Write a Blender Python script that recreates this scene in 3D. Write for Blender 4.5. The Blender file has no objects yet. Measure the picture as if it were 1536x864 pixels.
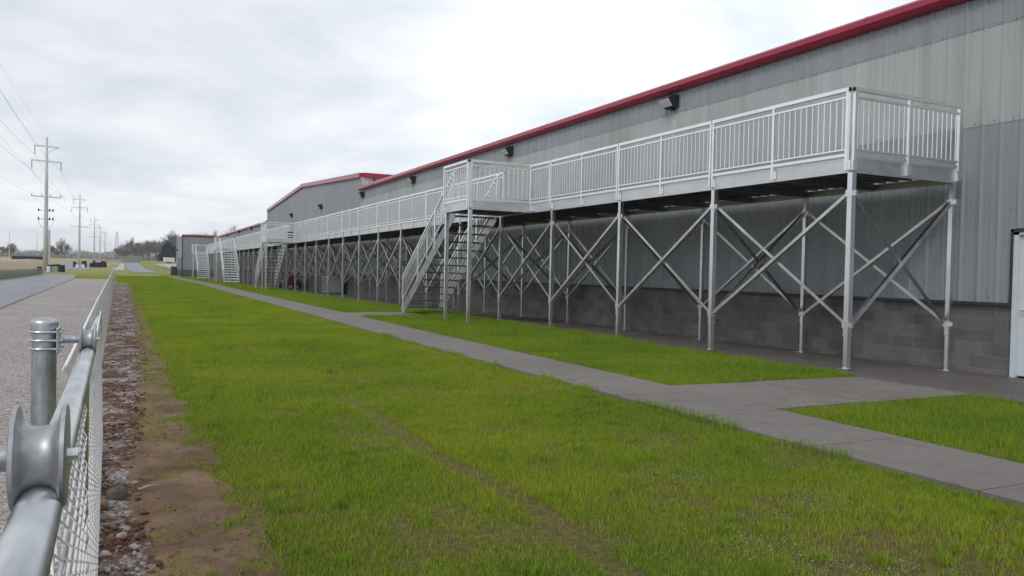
import bpy, bmesh, math, random
import numpy as np
from mathutils import Vector, Matrix
random.seed(7); rng = np.random.default_rng(7)
C = bpy.context.scene.collection
scn = bpy.context.scene
R = math.radians

# ------------------------------------------------------------------ camera
cam_d = bpy.data.cameras.new('camera'); cam = bpy.data.objects.new('camera', cam_d); C.objects.link(cam)
cam_d.sensor_width = 36.0; cam_d.lens = 1200/1536*36; cam_d.clip_start = 0.05; cam_d.clip_end = 4000
def cam_axes(f=1200., vp=(188., 397.), roll=0.0225, cx=768., cy=432.):
    y = np.array([vp[0]-cx, vp[1]-cy, f]); y /= np.linalg.norm(y)
    up = np.cross(y, np.array([1, roll, 0.])); up /= np.linalg.norm(up)
    if up[1] > 0: up = -up
    x = np.cross(y, up); x /= np.linalg.norm(x)
    return np.array([x, y, up])
A = cam_axes()
mat = Matrix.Identity(4)
for i in range(3):
    mat[i][0] = A[i][0]; mat[i][1] = -A[i][1]; mat[i][2] = -A[i][2]
mat[2][3] = 1.31
cam.matrix_world = mat
scn.camera = cam
scn.render.resolution_x = 1024; scn.render.resolution_y = 576

# ------------------------------------------------------------------ world: overcast sky
SUN_EL, SUN_AZ = R(44), R(-128)          # azimuth from +Y towards +X
w = bpy.data.worlds.new('World'); scn.world = w; w.use_nodes = True
nt = w.node_tree; nt.nodes.clear()
def N(t, typ, **kw):
    n = t.nodes.new(typ)
    for k, v in kw.items():
        if k.startswith('i_'):
            n.inputs[k[2:].replace('_', ' ')].default_value = v
        else: setattr(n, k, v)
    return n
def math_node(t, op, a, b=None, clamp=False):
    n = t.nodes.new('ShaderNodeMath'); n.operation = op; n.use_clamp = clamp
    for i, v in enumerate((a, b)):
        if v is None: continue
        if hasattr(v, 'links') or hasattr(v, 'is_linked'): t.links.new(v, n.inputs[i])
        else: n.inputs[i].default_value = v
    return n.outputs[0]
def mixc(t, fac, a, b, blend='MIX'):
    n = t.nodes.new('ShaderNodeMix'); n.data_type = 'RGBA'; n.blend_type = blend
    for s, v in ((n.inputs[0], fac), (n.inputs[6], a), (n.inputs[7], b)):
        if hasattr(v, 'is_linked'): t.links.new(v, s)
        elif isinstance(v, (tuple, list)): s.default_value = (*v, 1) if len(v) == 3 else v
        else: s.default_value = v
    return n.outputs[2]
def ramp(t, v, a, b, ca=(0, 0, 0), cb=(1, 1, 1)):
    n = t.nodes.new('ShaderNodeValToRGB'); n.color_ramp.elements[0].position = a; n.color_ramp.elements[1].position = b
    n.color_ramp.elements[0].color = (*ca, 1); n.color_ramp.elements[1].color = (*cb, 1)
    t.links.new(v, n.inputs[0]); return n.outputs[0]
sky = N(nt, 'ShaderNodeTexSky', sky_type='NISHITA', sun_disc=False, sun_elevation=SUN_EL, sun_rotation=SUN_AZ)
tc = N(nt, 'ShaderNodeTexCoord')
sep = N(nt, 'ShaderNodeSeparateXYZ'); nt.links.new(tc.outputs['Generated'], sep.inputs[0])
zc = math_node(nt, 'MAXIMUM', sep.outputs[2], 0.0)
zd = math_node(nt, 'ADD', zc, 0.16)
px = math_node(nt, 'DIVIDE', sep.outputs[0], zd); py = math_node(nt, 'DIVIDE', sep.outputs[1], zd)
cmb = N(nt, 'ShaderNodeCombineXYZ'); nt.links.new(px, cmb.inputs[0]); nt.links.new(py, cmb.inputs[1])
n1 = N(nt, 'ShaderNodeTexNoise', i_Scale=1.5, i_Detail=8.0, i_Roughness=0.55, i_Distortion=0.4); nt.links.new(cmb.outputs[0], n1.inputs['Vector'])
n2 = N(nt, 'ShaderNodeTexNoise', i_Scale=0.42, i_Detail=3.0, i_Roughness=0.5); nt.links.new(cmb.outputs[0], n2.inputs['Vector'])
cl = math_node(nt, 'ADD', math_node(nt, 'MULTIPLY', n1.outputs[0], 0.66), math_node(nt, 'MULTIPLY', n2.outputs[0], 0.34))
cloud = ramp(nt, cl, 0.40, 0.585, (6.75, 7.25, 7.9), (9.1, 9.15, 9.45))
# thin bright cloud over the buildings, unseen sky behind the camera dimmed for shading
dv = N(nt, 'ShaderNodeVectorMath', operation='DOT_PRODUCT'); nt.links.new(tc.outputs['Generated'], dv.inputs[0])
bd = Vector((0.55, 0.75, 0.33)).normalized(); dv.inputs[1].default_value = bd
lobe = math_node(nt, 'POWER', math_node(nt, 'MAXIMUM', dv.outputs['Value'], 0.0), 16.0)
lobe = math_node(nt, 'MULTIPLY', lobe, 0.36)
dback = math_node(nt, 'MULTIPLY', math_node(nt, 'MAXIMUM', math_node(nt, 'MULTIPLY', sep.outputs[1], -1.0), 0.0), 0.10)
low = math_node(nt, 'MULTIPLY', math_node(nt, 'POWER', math_node(nt, 'SUBTRACT', 1.0, zc), 9.0), 0.16)
gain = math_node(nt, 'SUBTRACT', math_node(nt, 'ADD', math_node(nt, 'ADD', 1.0, low), lobe), dback)
cloud = mixc(nt, 1.0, cloud, gain, 'MULTIPLY')
skyc = mixc(nt, 0.88, sky.outputs[0], cloud)
bg = N(nt, 'ShaderNodeBackground', i_Strength=0.1); nt.links.new(skyc, bg.inputs[0])
out = N(nt, 'ShaderNodeOutputWorld'); nt.links.new(bg.outputs[0], out.inputs[0])

sun_d = bpy.data.lights.new('sun', 'SUN'); sun_d.energy = 1.15; sun_d.angle = R(16); sun_d.color = (1, 0.97, 0.92)
sun = bpy.data.objects.new('sun', sun_d); C.objects.link(sun)
sdir = Vector((math.sin(SUN_AZ)*math.cos(SUN_EL), math.cos(SUN_AZ)*math.cos(SUN_EL), math.sin(SUN_EL)))
sun.rotation_euler = sdir.to_track_quat('Z', 'Y').to_euler()

vs = scn.view_settings
vs.view_transform = 'Standard'; vs.look = 'None'; vs.exposure = 0.08; vs.gamma = 1.0; vs.use_curve_mapping = False
scn.render.engine = 'CYCLES'; scn.cycles.use_denoising = True

# ------------------------------------------------------------------ materials
def new_mat(name):
    m = bpy.data.materials.new(name); m.use_nodes = True
    t = m.node_tree; b = t.nodes['Principled BSDF']
    return m, t, b
def lk(t, a, b): t.links.new(a, b)
def noise(t, vec, scale, detail=4, rough=0.55, dist=0.0):
    n = N(t, 'ShaderNodeTexNoise', i_Scale=scale, i_Detail=detail, i_Roughness=rough, i_Distortion=dist)
    if vec is not None: lk(t, vec, n.inputs['Vector'])
    return n.outputs[0]
def objco(t): return N(t, 'ShaderNodeTexCoord').outputs['Object']
def geoco(t): return N(t, 'ShaderNodeNewGeometry').outputs['Position']
def bump(t, b, h, dist=0.01, strength=0.6):
    n = N(t, 'ShaderNodeBump'); n.inputs['Strength'].default_value = strength; n.inputs['Distance'].default_value = dist
    lk(t, h, n.inputs['Height']); lk(t, n.outputs[0], b.inputs['Normal'])
def stretch(t, vec, s):
    m = N(t, 'ShaderNodeMapping'); m.inputs['Scale'].default_value = s; lk(t, vec, m.inputs[0]); return m.outputs[0]
def simple(name, col, rough=0.6, metal=0.0, var=0.12, scale=6.0, bumpd=0.0, world=True):
    m, t, b = new_mat(name)
    v = geoco(t) if world else objco(t)
    nz = noise(t, v, scale, 5)
    c = mixc(t, ramp(t, nz, 0.3, 0.7), tuple(x*(1-var) for x in col), tuple(min(1, x*(1+var)) for x in col))
    lk(t, c, b.inputs['Base Color']); b.inputs['Roughness'].default_value = rough; b.inputs['Metallic'].default_value = metal
    if bumpd: bump(t, b, noise(t, v, scale*6, 4), bumpd)
    return m
def metal(name, c0, c1, rough=0.42, scale=3.0, stretchv=(1, 1, 0.15), metallic=1.0):
    m, t, b = new_mat(name); v = geoco(t)
    nz = noise(t, stretch(t, v, stretchv), scale*4, 5); n2_ = noise(t, v, scale, 3)
    f = math_node(t, 'ADD', math_node(t, 'MULTIPLY', nz, 0.5), math_node(t, 'MULTIPLY', n2_, 0.5))
    lk(t, mixc(t, ramp(t, f, 0.36, 0.64), c0, c1), b.inputs['Base Color'])
    rr = math_node(t, 'ADD', math_node(t, 'MULTIPLY', nz, 0.2), rough-0.1); lk(t, rr, b.inputs['Roughness'])
    b.inputs['Metallic'].default_value = metallic
    return m
M = {}
M['alu'] = metal('mill_aluminium', (0.86, 0.87, 0.89), (0.97, 0.975, 0.98), 0.36)
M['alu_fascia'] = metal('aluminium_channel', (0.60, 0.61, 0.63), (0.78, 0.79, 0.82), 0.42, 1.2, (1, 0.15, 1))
M['alu_post'] = metal('aluminium_post', (0.66, 0.67, 0.69), (0.88, 0.89, 0.91), 0.31)
M['alu_brace'] = metal('aluminium_angle', (0.46, 0.46, 0.47), (0.70, 0.70, 0.71), 0.32)
M['alu_lateral'] = metal('shaded_angle', (0.20, 0.20, 0.205), (0.34, 0.34, 0.345), 0.40)  # lateral braces under the deck: shade put into a darker aluminium
M['alu_deck'] = metal('aluminium_plank', (0.18, 0.18, 0.185), (0.28, 0.28, 0.285), 0.5)  # aluminium darkened so the colour carries the shade below the deck
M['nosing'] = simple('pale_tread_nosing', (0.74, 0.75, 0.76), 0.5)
M['alu_stringer'] = metal('dark_channel', (0.30, 0.30, 0.31), (0.46, 0.46, 0.47), 0.42, 1.5, (1, 1, 1))  # darker grey stringers for the flights descending away
M['alu_tread'] = metal('aluminium_tread', (0.17, 0.17, 0.175), (0.27, 0.27, 0.275), 0.5)  # shade of the tread undersides put into the base colour
M['galv'] = metal('galvanised_pipe', (0.44, 0.46, 0.47), (0.68, 0.70, 0.71), 0.36, 9.0, (1, 0.12, 1))
M['galv_post'] = metal('galvanised_post', (0.36, 0.38, 0.40), (0.60, 0.63, 0.66), 0.42, 16.0, (1, 1, 0.12))
M['cast'] = metal('cast_roller', (0.34, 0.35, 0.36), (0.52, 0.53, 0.55), 0.48, 14.0, (1, 1, 1), 0.8)
M['wire'] = metal('galvanised_wire', (0.88, 0.89, 0.90), (0.94, 0.95, 0.96), 0.4, 5.0, (1, 1, 1), 0.0)
M['black'] = simple('black_plastic', (0.012, 0.012, 0.014), 0.45)
M['bronze'] = simple('dark_bronze_paint', (0.022, 0.022, 0.026), 0.5)
M['lens'] = simple('prismatic_lens', (0.68, 0.68, 0.70), 0.3, 0, 0.08, 30)
M['red'] = simple('red_trim_paint', (0.30, 0.014, 0.045), 0.22, 0, 0.08, 1.5)
M['rubber'] = simple('tyre_rubber', (0.014, 0.014, 0.016), 0.75)
M['white'] = simple('white_paint', (0.72, 0.73, 0.74), 0.45)
M['doorw'] = simple('pale_door_paint', (0.56, 0.62, 0.66), 0.45, 0, 0.03)
M['trimdark'] = simple('charcoal_trim', (0.035, 0.037, 0.045), 0.5)
M['polem'] = simple('weathered_steel_pole', (0.50, 0.52, 0.55), 0.55, 0, 0.10, 1.0)
M['insul'] = simple('grey_insulator', (0.22, 0.23, 0.25), 0.4)
M['cable'] = simple('cable', (0.20, 0.20, 0.22), 0.5)
M['bark'] = simple('grey_bark', (0.15, 0.135, 0.125), 0.9, 0, 0.25, 2)
M['twig'] = simple('bare_twigs', (0.21, 0.19, 0.18), 0.95, 0, 0.25, 0.6)
M['needle'] = simple('evergreen_needles', (0.013, 0.022, 0.015), 0.9, 0, 0.45, 0.5)
M['conc_wall'] = simple('barrier_concrete', (0.28, 0.285, 0.30), 0.85, 0, 0.12, 0.4)
M['roofm'] = simple('roof_sheet', (0.34, 0.35, 0.37), 0.5, 0, 0.05)
M['darkgrey'] = simple('dark_grey_casing', (0.05, 0.053, 0.06), 0.6)
M['boxgrey'] = simple('grey_box_paint', (0.26, 0.275, 0.30), 0.5)
M['maroon'] = simple('faded_red_paint', (0.075, 0.014, 0.014), 0.5)
M['blue'] = simple('dark_blue_print', (0.015, 0.025, 0.11), 0.5)
M['dryvine'] = simple('dry_red_stems', (0.22, 0.06, 0.025), 0.9)
M['stick'] = simple('pale_wood', (0.42, 0.36, 0.26), 0.85)

def siding_mat(name, c, streak=0.10, rough=0.42):
    m, t, b = new_mat(name); v = geoco(t)
    st = noise(t, stretch(t, v, (1, 1, 0.06)), 3.2, 5, 0.6); lg = noise(t, v, 0.35, 3)
    f = math_node(t, 'ADD', math_node(t, 'MULTIPLY', st, 0.55), math_node(t, 'MULTIPLY', lg, 0.45))
    sp_ = N(t, 'ShaderNodeSeparateXYZ'); lk(t, v, sp_.inputs[0]); wn = N(t, 'ShaderNodeTexWhiteNoise', noise_dimensions='1D')
    lk(t, math_node(t, 'FLOOR', math_node(t, 'DIVIDE', math_node(t, 'ADD', sp_.outputs[1], sp_.outputs[0]), 0.915)), wn.inputs['W'])
    drip = ramp(t, noise(t, stretch(t, v, (1, 1, 0.03)), 7.0, 6, 0.7), 0.52, 0.78, (1, 1, 1), (0.80, 0.80, 0.79))
    pt = math_node(t, 'ADD', 0.955, math_node(t, 'MULTIPLY', wn.outputs[0], 0.09))
    c1 = tuple(x*(1-streak) for x in c); c2 = tuple(x*(1+streak) for x in c)
    lk(t, mixc(t, 1.0, mixc(t, 1.0, mixc(t, ramp(t, f, 0.32, 0.68), c1, c2), drip, 'MULTIPLY'), pt, 'MULTIPLY'), b.inputs['Base Color']); b.inputs['Roughness'].default_value = rough
    bump(t, b, noise(t, stretch(t, v, (1, 1, 0.5)), 2.2, 2), 0.012, 0.25)
    return m
M['siding'] = siding_mat('grey_metal_siding', (0.272, 0.290, 0.318), 0.09)
M['fibre'] = siding_mat('translucent_fibreglass', (0.375, 0.408, 0.400), 0.17, 0.5)
M['tan_siding'] = siding_mat('pale_metal_siding', (0.50, 0.48, 0.46), 0.05)

def cmu_mat():
    m, t, b = new_mat('concrete_block'); p = geoco(t)
    s = N(t, 'ShaderNodeSeparateXYZ'); lk(t, p, s.inputs[0])
    cb = N(t, 'ShaderNodeCombineXYZ')
    lk(t, math_node(t, 'ADD', s.outputs[1], s.outputs[0]), cb.inputs[0]); lk(t, math_node(t, 'ADD', s.outputs[2], 0.02), cb.inputs[1])
    br = N(t, 'ShaderNodeTexBrick', i_Scale=1.0, i_Color1=(0.138, 0.134, 0.135, 1), i_Color2=(0.200, 0.195, 0.196, 1), i_Mortar=(0.235, 0.229, 0.224, 1))
    br.inputs['Mortar Size'].default_value = 0.006; br.inputs['Brick Width'].default_value = 0.405; br.inputs['Row Height'].default_value = 0.203
    br.inputs['Bias'].default_value = -0.1; br.inputs['Mortar Smooth'].default_value = 0.2
    lk(t, cb.outputs[0], br.inputs['Vector'])
    big = noise(t, p, 0.9, 4); fine = noise(t, p, 45, 4)
    col = mixc(t, ramp(t, big, 0.3, 0.75), (0.58, 0.57, 0.58), (1.2, 1.18, 1.18))
    col = mixc(t, 1.0, br.outputs[0], col, 'MULTIPLY')
    col = mixc(t, 1.0, col, ramp(t, fine, 0.2, 0.8, (0.75, 0.75, 0.75), (1.2, 1.2, 1.2)), 'MULTIPLY')
    lk(t, col, b.inputs['Base Color']); b.inputs['Roughness'].default_value = 0.88
    h = math_node(t, 'SUBTRACT', math_node(t, 'MULTIPLY', fine, 0.35), br.outputs[1]); bump(t, b, h, 0.006, 0.7)
    return m
M['cmu'] = cmu_mat()
M['cmu_dark'] = simple('dark_block_base', (0.085, 0.09, 0.105), 0.85, 0, 0.2, 1.0)

def concrete_mat(name, c, wet=0.0):
    m, t, b = new_mat(name); p = geoco(t)
    big = noise(t, p, 0.55, 5); mid = noise(t, p, 6, 5, 0.65); fine = noise(t, p, 120, 3)
    brush = noise(t, stretch(t, p, (6, 0.4, 1)), 18, 4)
    f = math_node(t, 'ADD', math_node(t, 'MULTIPLY', big, 0.55), math_node(t, 'MULTIPLY', mid, 0.45))
    col = mixc(t, ramp(t, f, 0.33, 0.66), tuple(x*0.78 for x in c), tuple(x*1.14 for x in c))
    col = mixc(t, 1.0, col, ramp(t, brush, 0.25, 0.75, (0.9, 0.9, 0.9), (1.08, 1.08, 1.08)), 'MULTIPLY')
    lk(t, col, b.inputs['Base Color'])
    stain = noise(t, p, 1.7, 6, 0.7, 0.8)
    col = mixc(t, 1.0, col, ramp(t, stain, 0.56, 0.74, (1, 1, 1), (0.70, 0.68, 0.66)), 'MULTIPLY')
    crk = N(t, 'ShaderNodeTexVoronoi', feature='DISTANCE_TO_EDGE', i_Scale=0.33)
    wob = N(t, 'ShaderNodeVectorMath', operation='ADD'); lk(t, p, wob.inputs[0])
    nz3 = N(t, 'ShaderNodeTexNoise', i_Scale=2.5, i_Detail=5.0); lk(t, p, nz3.inputs['Vector'])
    wv = N(t, 'ShaderNodeVectorMath', operation='SCALE'); wv.inputs['Scale'].default_value = 0.5; lk(t, nz3.outputs['Color'], wv.inputs[0]); lk(t, wv.outputs[0], wob.inputs[1])
    lk(t, wob.outputs[0], crk.inputs['Vector'])
    col = mixc(t, math_node(t, 'MULTIPLY', math_node(t, 'LESS_THAN', crk.outputs['Distance'], 0.0016), 0.55), col, (0.05, 0.045, 0.04))
    lk(t, col, b.inputs['Base Color'])
    b.inputs['Roughness'].default_value = 0.8 - wet
    bump(t, b, math_node(t, 'ADD', fine, math_node(t, 'MULTIPLY', brush, 0.7)), 0.003, 0.5)
    return m
M['walk'] = concrete_mat('broomed_concrete', (0.182, 0.166, 0.152))
M['slab'] = concrete_mat('damp_concrete', (0.125, 0.112, 0.103), 0.2)
M['pale_conc'] = concrete_mat('pale_concrete', (0.42, 0.41, 0.40))

def asphalt_mat():
    m, t, b = new_mat('asphalt'); p = geoco(t)
    f = noise(t, p, 90, 3); g_ = noise(t, stretch(t, p, (1, 0.12, 1)), 0.9, 4)
    lk(t, mixc(t, ramp(t, g_, 0.3, 0.7), (0.205, 0.210, 0.232), (0.275, 0.280, 0.305)), b.inputs['Base Color'])
    b.inputs['Roughness'].default_value = 0.75; bump(t, b, f, 0.004, 0.6)
    return m
M['asphalt'] = asphalt_mat()
def gravel_mat():
    m, t, b = new_mat('crushed_gravel'); p = geoco(t)
    vo = N(t, 'ShaderNodeTexVoronoi', i_Scale=38.0); lk(t, p, vo.inputs['Vector'])
    vo2 = N(t, 'ShaderNodeTexVoronoi', i_Scale=90.0); lk(t, p, vo2.inputs['Vector'])
    hsv = N(t, 'ShaderNodeSeparateColor'); lk(t, vo.outputs['Color'], hsv.inputs[0])
    big = noise(t, p, 0.6, 5, 0.6)
    col = mixc(t, hsv.outputs[0], (0.25, 0.225, 0.208), (0.54, 0.495, 0.47))
    col = mixc(t, ramp(t, big, 0.3, 0.7), mixc(t, 1.0, col, (0.82, 0.80, 0.79), 'MULTIPLY'), col)
    lk(t, col, b.inputs['Base Color']); b.inputs['Roughness'].default_value = 0.9
    h = math_node(t, 'SUBTRACT', 1.0, math_node(t, 'ADD', vo.outputs[0], math_node(t, 'MULTIPLY', vo2.outputs[0], 0.5)))
    bump(t, b, h, 0.02, 0.9)
    return m
M['gravel'] = gravel_mat()
def mud_mat():
    m, t, b = new_mat('bare_clay_soil'); p = geoco(t)
    a = noise(t, p, 2.2, 6, 0.6, 0.4); c_ = noise(t, p, 11, 6, 0.65); f = noise(t, p, 60, 4, 0.7)
    col = mixc(t, ramp(t, a, 0.32, 0.66), (0.095, 0.048, 0.027), (0.270, 0.172, 0.102))
    col = mixc(t, ramp(t, c_, 0.55, 0.70), col, (0.075, 0.042, 0.026))
    col = mixc(t, 1.0, col, ramp(t, f, 0.25, 0.75, (0.72, 0.72, 0.72), (1.2, 1.2, 1.2)), 'MULTIPLY')
    lk(t, col, b.inputs['Base Color']); b.inputs['Roughness'].default_value = 0.92
    bump(t, b, math_node(t, 'ADD', math_node(t, 'MULTIPLY', c_, 1.0), math_node(t, 'MULTIPLY', f, 0.4)), 0.03, 0.9)
    return m
M['mud'] = mud_mat()
def rubble_mat():
    m, t, b = new_mat('clay_and_rubble'); p = geoco(t)
    a = noise(t, p, 3.0, 6, 0.6, 0.5)
    vo = N(t, 'ShaderNodeTexVoronoi', i_Scale=26.0); lk(t, p, vo.inputs['Vector'])
    hs = N(t, 'ShaderNodeSeparateColor'); lk(t, vo.outputs['Color'], hs.inputs[0])
    st = mixc(t, hs.outputs[0], (0.15, 0.13, 0.12), (0.42, 0.395, 0.38))
    cl_ = mixc(t, ramp(t, noise(t, p, 22, 5, 0.7), 0.3, 0.7), (0.060, 0.026, 0.014), (0.165, 0.072, 0.036))
    col = mixc(t, ramp(t, a, 0.44, 0.53), st, cl_)
    lk(t, col, b.inputs['Base Color']); b.inputs['Roughness'].default_value = 0.92
    bump(t, b, math_node(t, 'SUBTRACT', noise(t, p, 14, 5), vo.outputs[0]), 0.03, 0.9)
    return m
M['rubble'] = rubble_mat()
def stone_mat(name, ca, cb):
    m, t, b = new_mat(name)
    g_ = N(t, 'ShaderNodeNewGeometry'); rnd = g_.outputs['Random Per Island']
    col = mixc(t, rnd, ca, cb); f = noise(t, g_.outputs['Position'], 40, 4)
    col = mixc(t, 1.0, col, ramp(t, f, 0.25, 0.75, (0.72, 0.72, 0.72), (1.18, 1.18, 1.18)), 'MULTIPLY')
    lk(t, col, b.inputs['Base Color']); b.inputs['Roughness'].default_value = 0.9
    bump(t, b, f, 0.008, 0.6)
    return m
M['stones'] = stone_mat('limestone_rubble', (0.13, 0.10, 0.085), (0.44, 0.40, 0.37))
M['pebble'] = stone_mat('gravel_pebbles', (0.22, 0.195, 0.178), (0.58, 0.54, 0.51))
M['clods'] = stone_mat('clay_clods', (0.06, 0.030, 0.018), (0.17, 0.082, 0.045))
M['rockgrey'] = simple('dark_grey_rock', (0.135, 0.115, 0.10), 0.9, 0, 0.35, 14, 0.02)
M['rocktan'] = simple('tan_rock', (0.22, 0.16, 0.10), 0.9, 0, 0.3, 20, 0.02)
M['rockpale'] = simple('pale_limestone', (0.46, 0.43, 0.41), 0.9, 0, 0.2, 30, 0.02)

def ground_mat():
    m, t, b = new_mat('lawn_soil_and_turf'); p = geoco(t)
    s = N(t, 'ShaderNodeSeparateXYZ'); lk(t, p, s.inputs[0])
    fine = noise(t, p, 26, 6, 0.7); mid = noise(t, p, 1.3, 5, 0.6); big = noise(t, p, 0.16, 4, 0.55)
    turf = mixc(t, ramp(t, fine, 0.3, 0.7), (0.080, 0.115, 0.010), (0.235, 0.275, 0.020))
    turf = mixc(t, ramp(t, mid, 0.35, 0.7), turf, mixc(t, 1.0, turf, (1.25, 1.05, 0.9), 'MULTIPLY'))
    soil = mixc(t, ramp(t, fine, 0.3, 0.7), (0.060, 0.042, 0.022), (0.170, 0.120, 0.070))
    near = math_node(t, 'DIVIDE', s.outputs[1], 22.0, True)      # blades stand on soil near by, turf further on
    cover = math_node(t, 'ADD', math_node(t, 'MULTIPLY', near, 0.92), 0.08)
    col = mixc(t, cover, soil, turf)
    # far fields: winter-dry grass
    dry = mixc(t, ramp(t, mid, 0.3, 0.7), (0.24, 0.21, 0.08), (0.48, 0.40, 0.24))
    fx = math_node(t, 'DIVIDE', math_node(t, 'SUBTRACT', math_node(t, 'MULTIPLY', s.outputs[0], -1.0), -6.0), 26.0, True)
    fy = math_node(t, 'DIVIDE', math_node(t, 'SUBTRACT', s.outputs[1], 105.0), 60.0, True)
    fd = math_node(t, 'MULTIPLY', math_node(t, 'MULTIPLY', fy, math_node(t, 'ADD', math_node(t, 'MULTIPLY', fx, 0.7), 0.3)), ramp(t, big, 0.3, 0.6, (0.55,)*3, (1,)*3))
    fy2 = math_node(t, 'MULTIPLY', math_node(t, 'DIVIDE', math_node(t, 'SUBTRACT', s.outputs[1], 330.0), 70.0, True), math_node(t, 'DIVIDE', math_node(t, 'SUBTRACT', 4.0, s.outputs[0]), 8.0, True))
    fd = math_node(t, 'MAXIMUM', fd, math_node(t, 'MULTIPLY', fy2, 0.95))
    col = mixc(t, fd, col, dry)
    lk(t, col, b.inputs['Base Color']); b.inputs['Roughness'].default_value = 0.95
    b.inputs['Specular IOR Level'].default_value = 0.15
    bump(t, b, fine, 0.03, 0.8)
    return m
M['ground'] = ground_mat()
M['drygrass'] = simple('dry_tan_grass', (0.45, 0.375, 0.255), 0.95, 0, 0.18, 0.25)
def grass_mat(name, c0, c1, c2):
    m, t, b = new_mat(name)
    g_ = N(t, 'ShaderNodeNewGeometry'); rnd = g_.outputs['Random Per Island']; p = g_.outputs['Position']
    mid = noise(t, p, 0.55, 4, 0.55); 
    col = mixc(t, rnd, c0, c1)
    col = mixc(t, math_node(t, 'MULTIPLY', ramp(t, mid, 0.36, 0.64), 0.62), col, c2)
    straw = math_node(t, 'GREATER_THAN', rnd, 0.955)
    col = mixc(t, straw, col, (0.30, 0.26, 0.12))
    lk(t, col, b.inputs['Base Color']); b.inputs['Roughness'].default_value = 0.6
    b.inputs['Specular IOR Level'].default_value = 0.25
    tr = N(t, 'ShaderNodeBsdfTranslucent'); lk(t, col, tr.inputs[0])
    mx = N(t, 'ShaderNodeMixShader'); mx.inputs[0].default_value = 0.35
    lk(t, b.outputs[0], mx.inputs[1]); lk(t, tr.outputs[0], mx.inputs[2]); lk(t, mx.outputs[0], t.nodes['Material Output'].inputs[0])
    return m
M['grass'] = grass_mat('young_lawn_blades', (0.100, 0.200, 0.012), (0.290, 0.415, 0.026), (0.385, 0.435, 0.030))
M['grass_lush'] = grass_mat('lush_grass_blades', (0.090, 0.195, 0.013), (0.235, 0.385, 0.025), (0.320, 0.390, 0.026))
M['straw'] = stone_mat('pale_straw', (0.36, 0.34, 0.26), (0.62, 0.61, 0.52))

# ------------------------------------------------------------------ mesh helpers
class MB:
    def __init__(s): s.v = []; s.f = []
    def add(s, vs, fs):
        o = len(s.v); s.v += [tuple(x) for x in vs]; s.f += [tuple(i+o for i in f) for f in fs]
    def box(s, x0, x1, y0, y1, z0, z1):
        s.add([(x0,y0,z0),(x1,y0,z0),(x1,y1,z0),(x0,y1,z0),(x0,y0,z1),(x1,y0,z1),(x1,y1,z1),(x0,y1,z1)],
              [(0,3,2,1),(4,5,6,7),(0,1,5,4),(1,2,6,5),(2,3,7,6),(3,0,4,7)])
    def bar(s, p0, p1, wx, wy, side=Vector((1,0,0)), ox=0, oy=0):
        p0, p1 = Vector(p0), Vector(p1); d = (p1-p0).normalized()
        a = side - d*side.dot(d)
        a.normalize(); b = d.cross(a)
        q = [(-wx/2+ox, -wy/2+oy), (wx/2+ox, -wy/2+oy), (wx/2+ox, wy/2+oy), (-wx/2+ox, wy/2+oy)]
        vs = [p0+a*u+b*v for u, v in q] + [p1+a*u+b*v for u, v in q]
        s.add(vs, [(0,3,2,1),(4,5,6,7),(0,1,5,4),(1,2,6,5),(2,3,7,6),(3,0,4,7)])
    def tube(s, pts, r, n=8, cap=True):
        pts = [Vector(p) for p in pts]; rs = r if isinstance(r, (list, tuple)) else [r]*len(pts)
        o = len(s.v); ref = Vector((0,0,1))
        for i, p in enumerate(pts):
            d = (pts[min(i+1, len(pts)-1)]-pts[max(i-1, 0)]).normalized()
            rf = ref if abs(d.dot(ref)) < 0.95 else Vector((1,0,0))
            a = d.cross(rf).normalized(); b = d.cross(a)
            for k in range(n):
                t_ = 2*math.pi*k/n; s.v.append(tuple(p + a*(math.cos(t_)*rs[i]) + b*(math.sin(t_)*rs[i])))
        for i in range(len(pts)-1):
            for k in range(n):
                s.f.append((o+i*n+k, o+i*n+(k+1)%n, o+(i+1)*n+(k+1)%n, o+(i+1)*n+k))
        if cap:
            s.f.append(tuple(o+k for k in reversed(range(n)))); s.f.append(tuple(o+(len(pts)-1)*n+k for k in range(n)))
    def lathe(s, prof, origin, axis='Z', n=32):
        o = len(s.v); ox, oy, oz = origin
        for (r, h) in prof:
            for k in range(n):
                t_ = 2*math.pi*k/n; c_, s_ = r*math.cos(t_), r*math.sin(t_)
                s.v.append({'Z': (ox+c_, oy+s_, oz+h), 'X': (ox+h, oy+c_, oz+s_), 'Y': (ox+s_, oy+h, oz+c_)}[axis])
        m = len(prof)
        for i in range(m-1):
            for k in range(n): s.f.append((o+i*n+k, o+i*n+(k+1)%n, o+(i+1)*n+(k+1)%n, o+(i+1)*n+k))
        s.f.append(tuple(o+k for k in reversed(range(n)))); s.f.append(tuple(o+(m-1)*n+k for k in range(n)))
    def mesh(s, name, m, smooth=False):
        me = bpy.data.meshes.new(name); me.from_pydata(s.v, [], s.f); me.materials.append(m)
        if smooth: me.shade_smooth() if hasattr(me, 'shade_smooth') else None
        me.update(); return me
def link(name, me, parent=None, loc=(0,0,0)):
    o = bpy.data.objects.new(name, me); C.objects.link(o); o.location = loc
    if parent is not None: o.parent = parent
    return o
def build(name, mb, m, parent=None, loc=(0,0,0), bevel=0, smooth=False):
    o = link(name, mb.mesh(name, m, smooth), parent, loc)
    if bevel:
        b = o.modifiers.new('bevel', 'BEVEL'); b.width = bevel; b.segments = 2; b.limit_method = 'ANGLE'
    return o
def tag(o, label, cat, group=None):
    o['label'] = label; o['category'] = cat
    if group: o['group'] = group
    return o
def thing(name, label, cat, loc=(0,0,0), rz=0, group=None):
    o = bpy.data.objects.new(name, None); C.objects.link(o); o.location = loc; o.rotation_euler = (0,0,rz); o.empty_display_size = 0.2
    return tag(o, label, cat, group)
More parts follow.
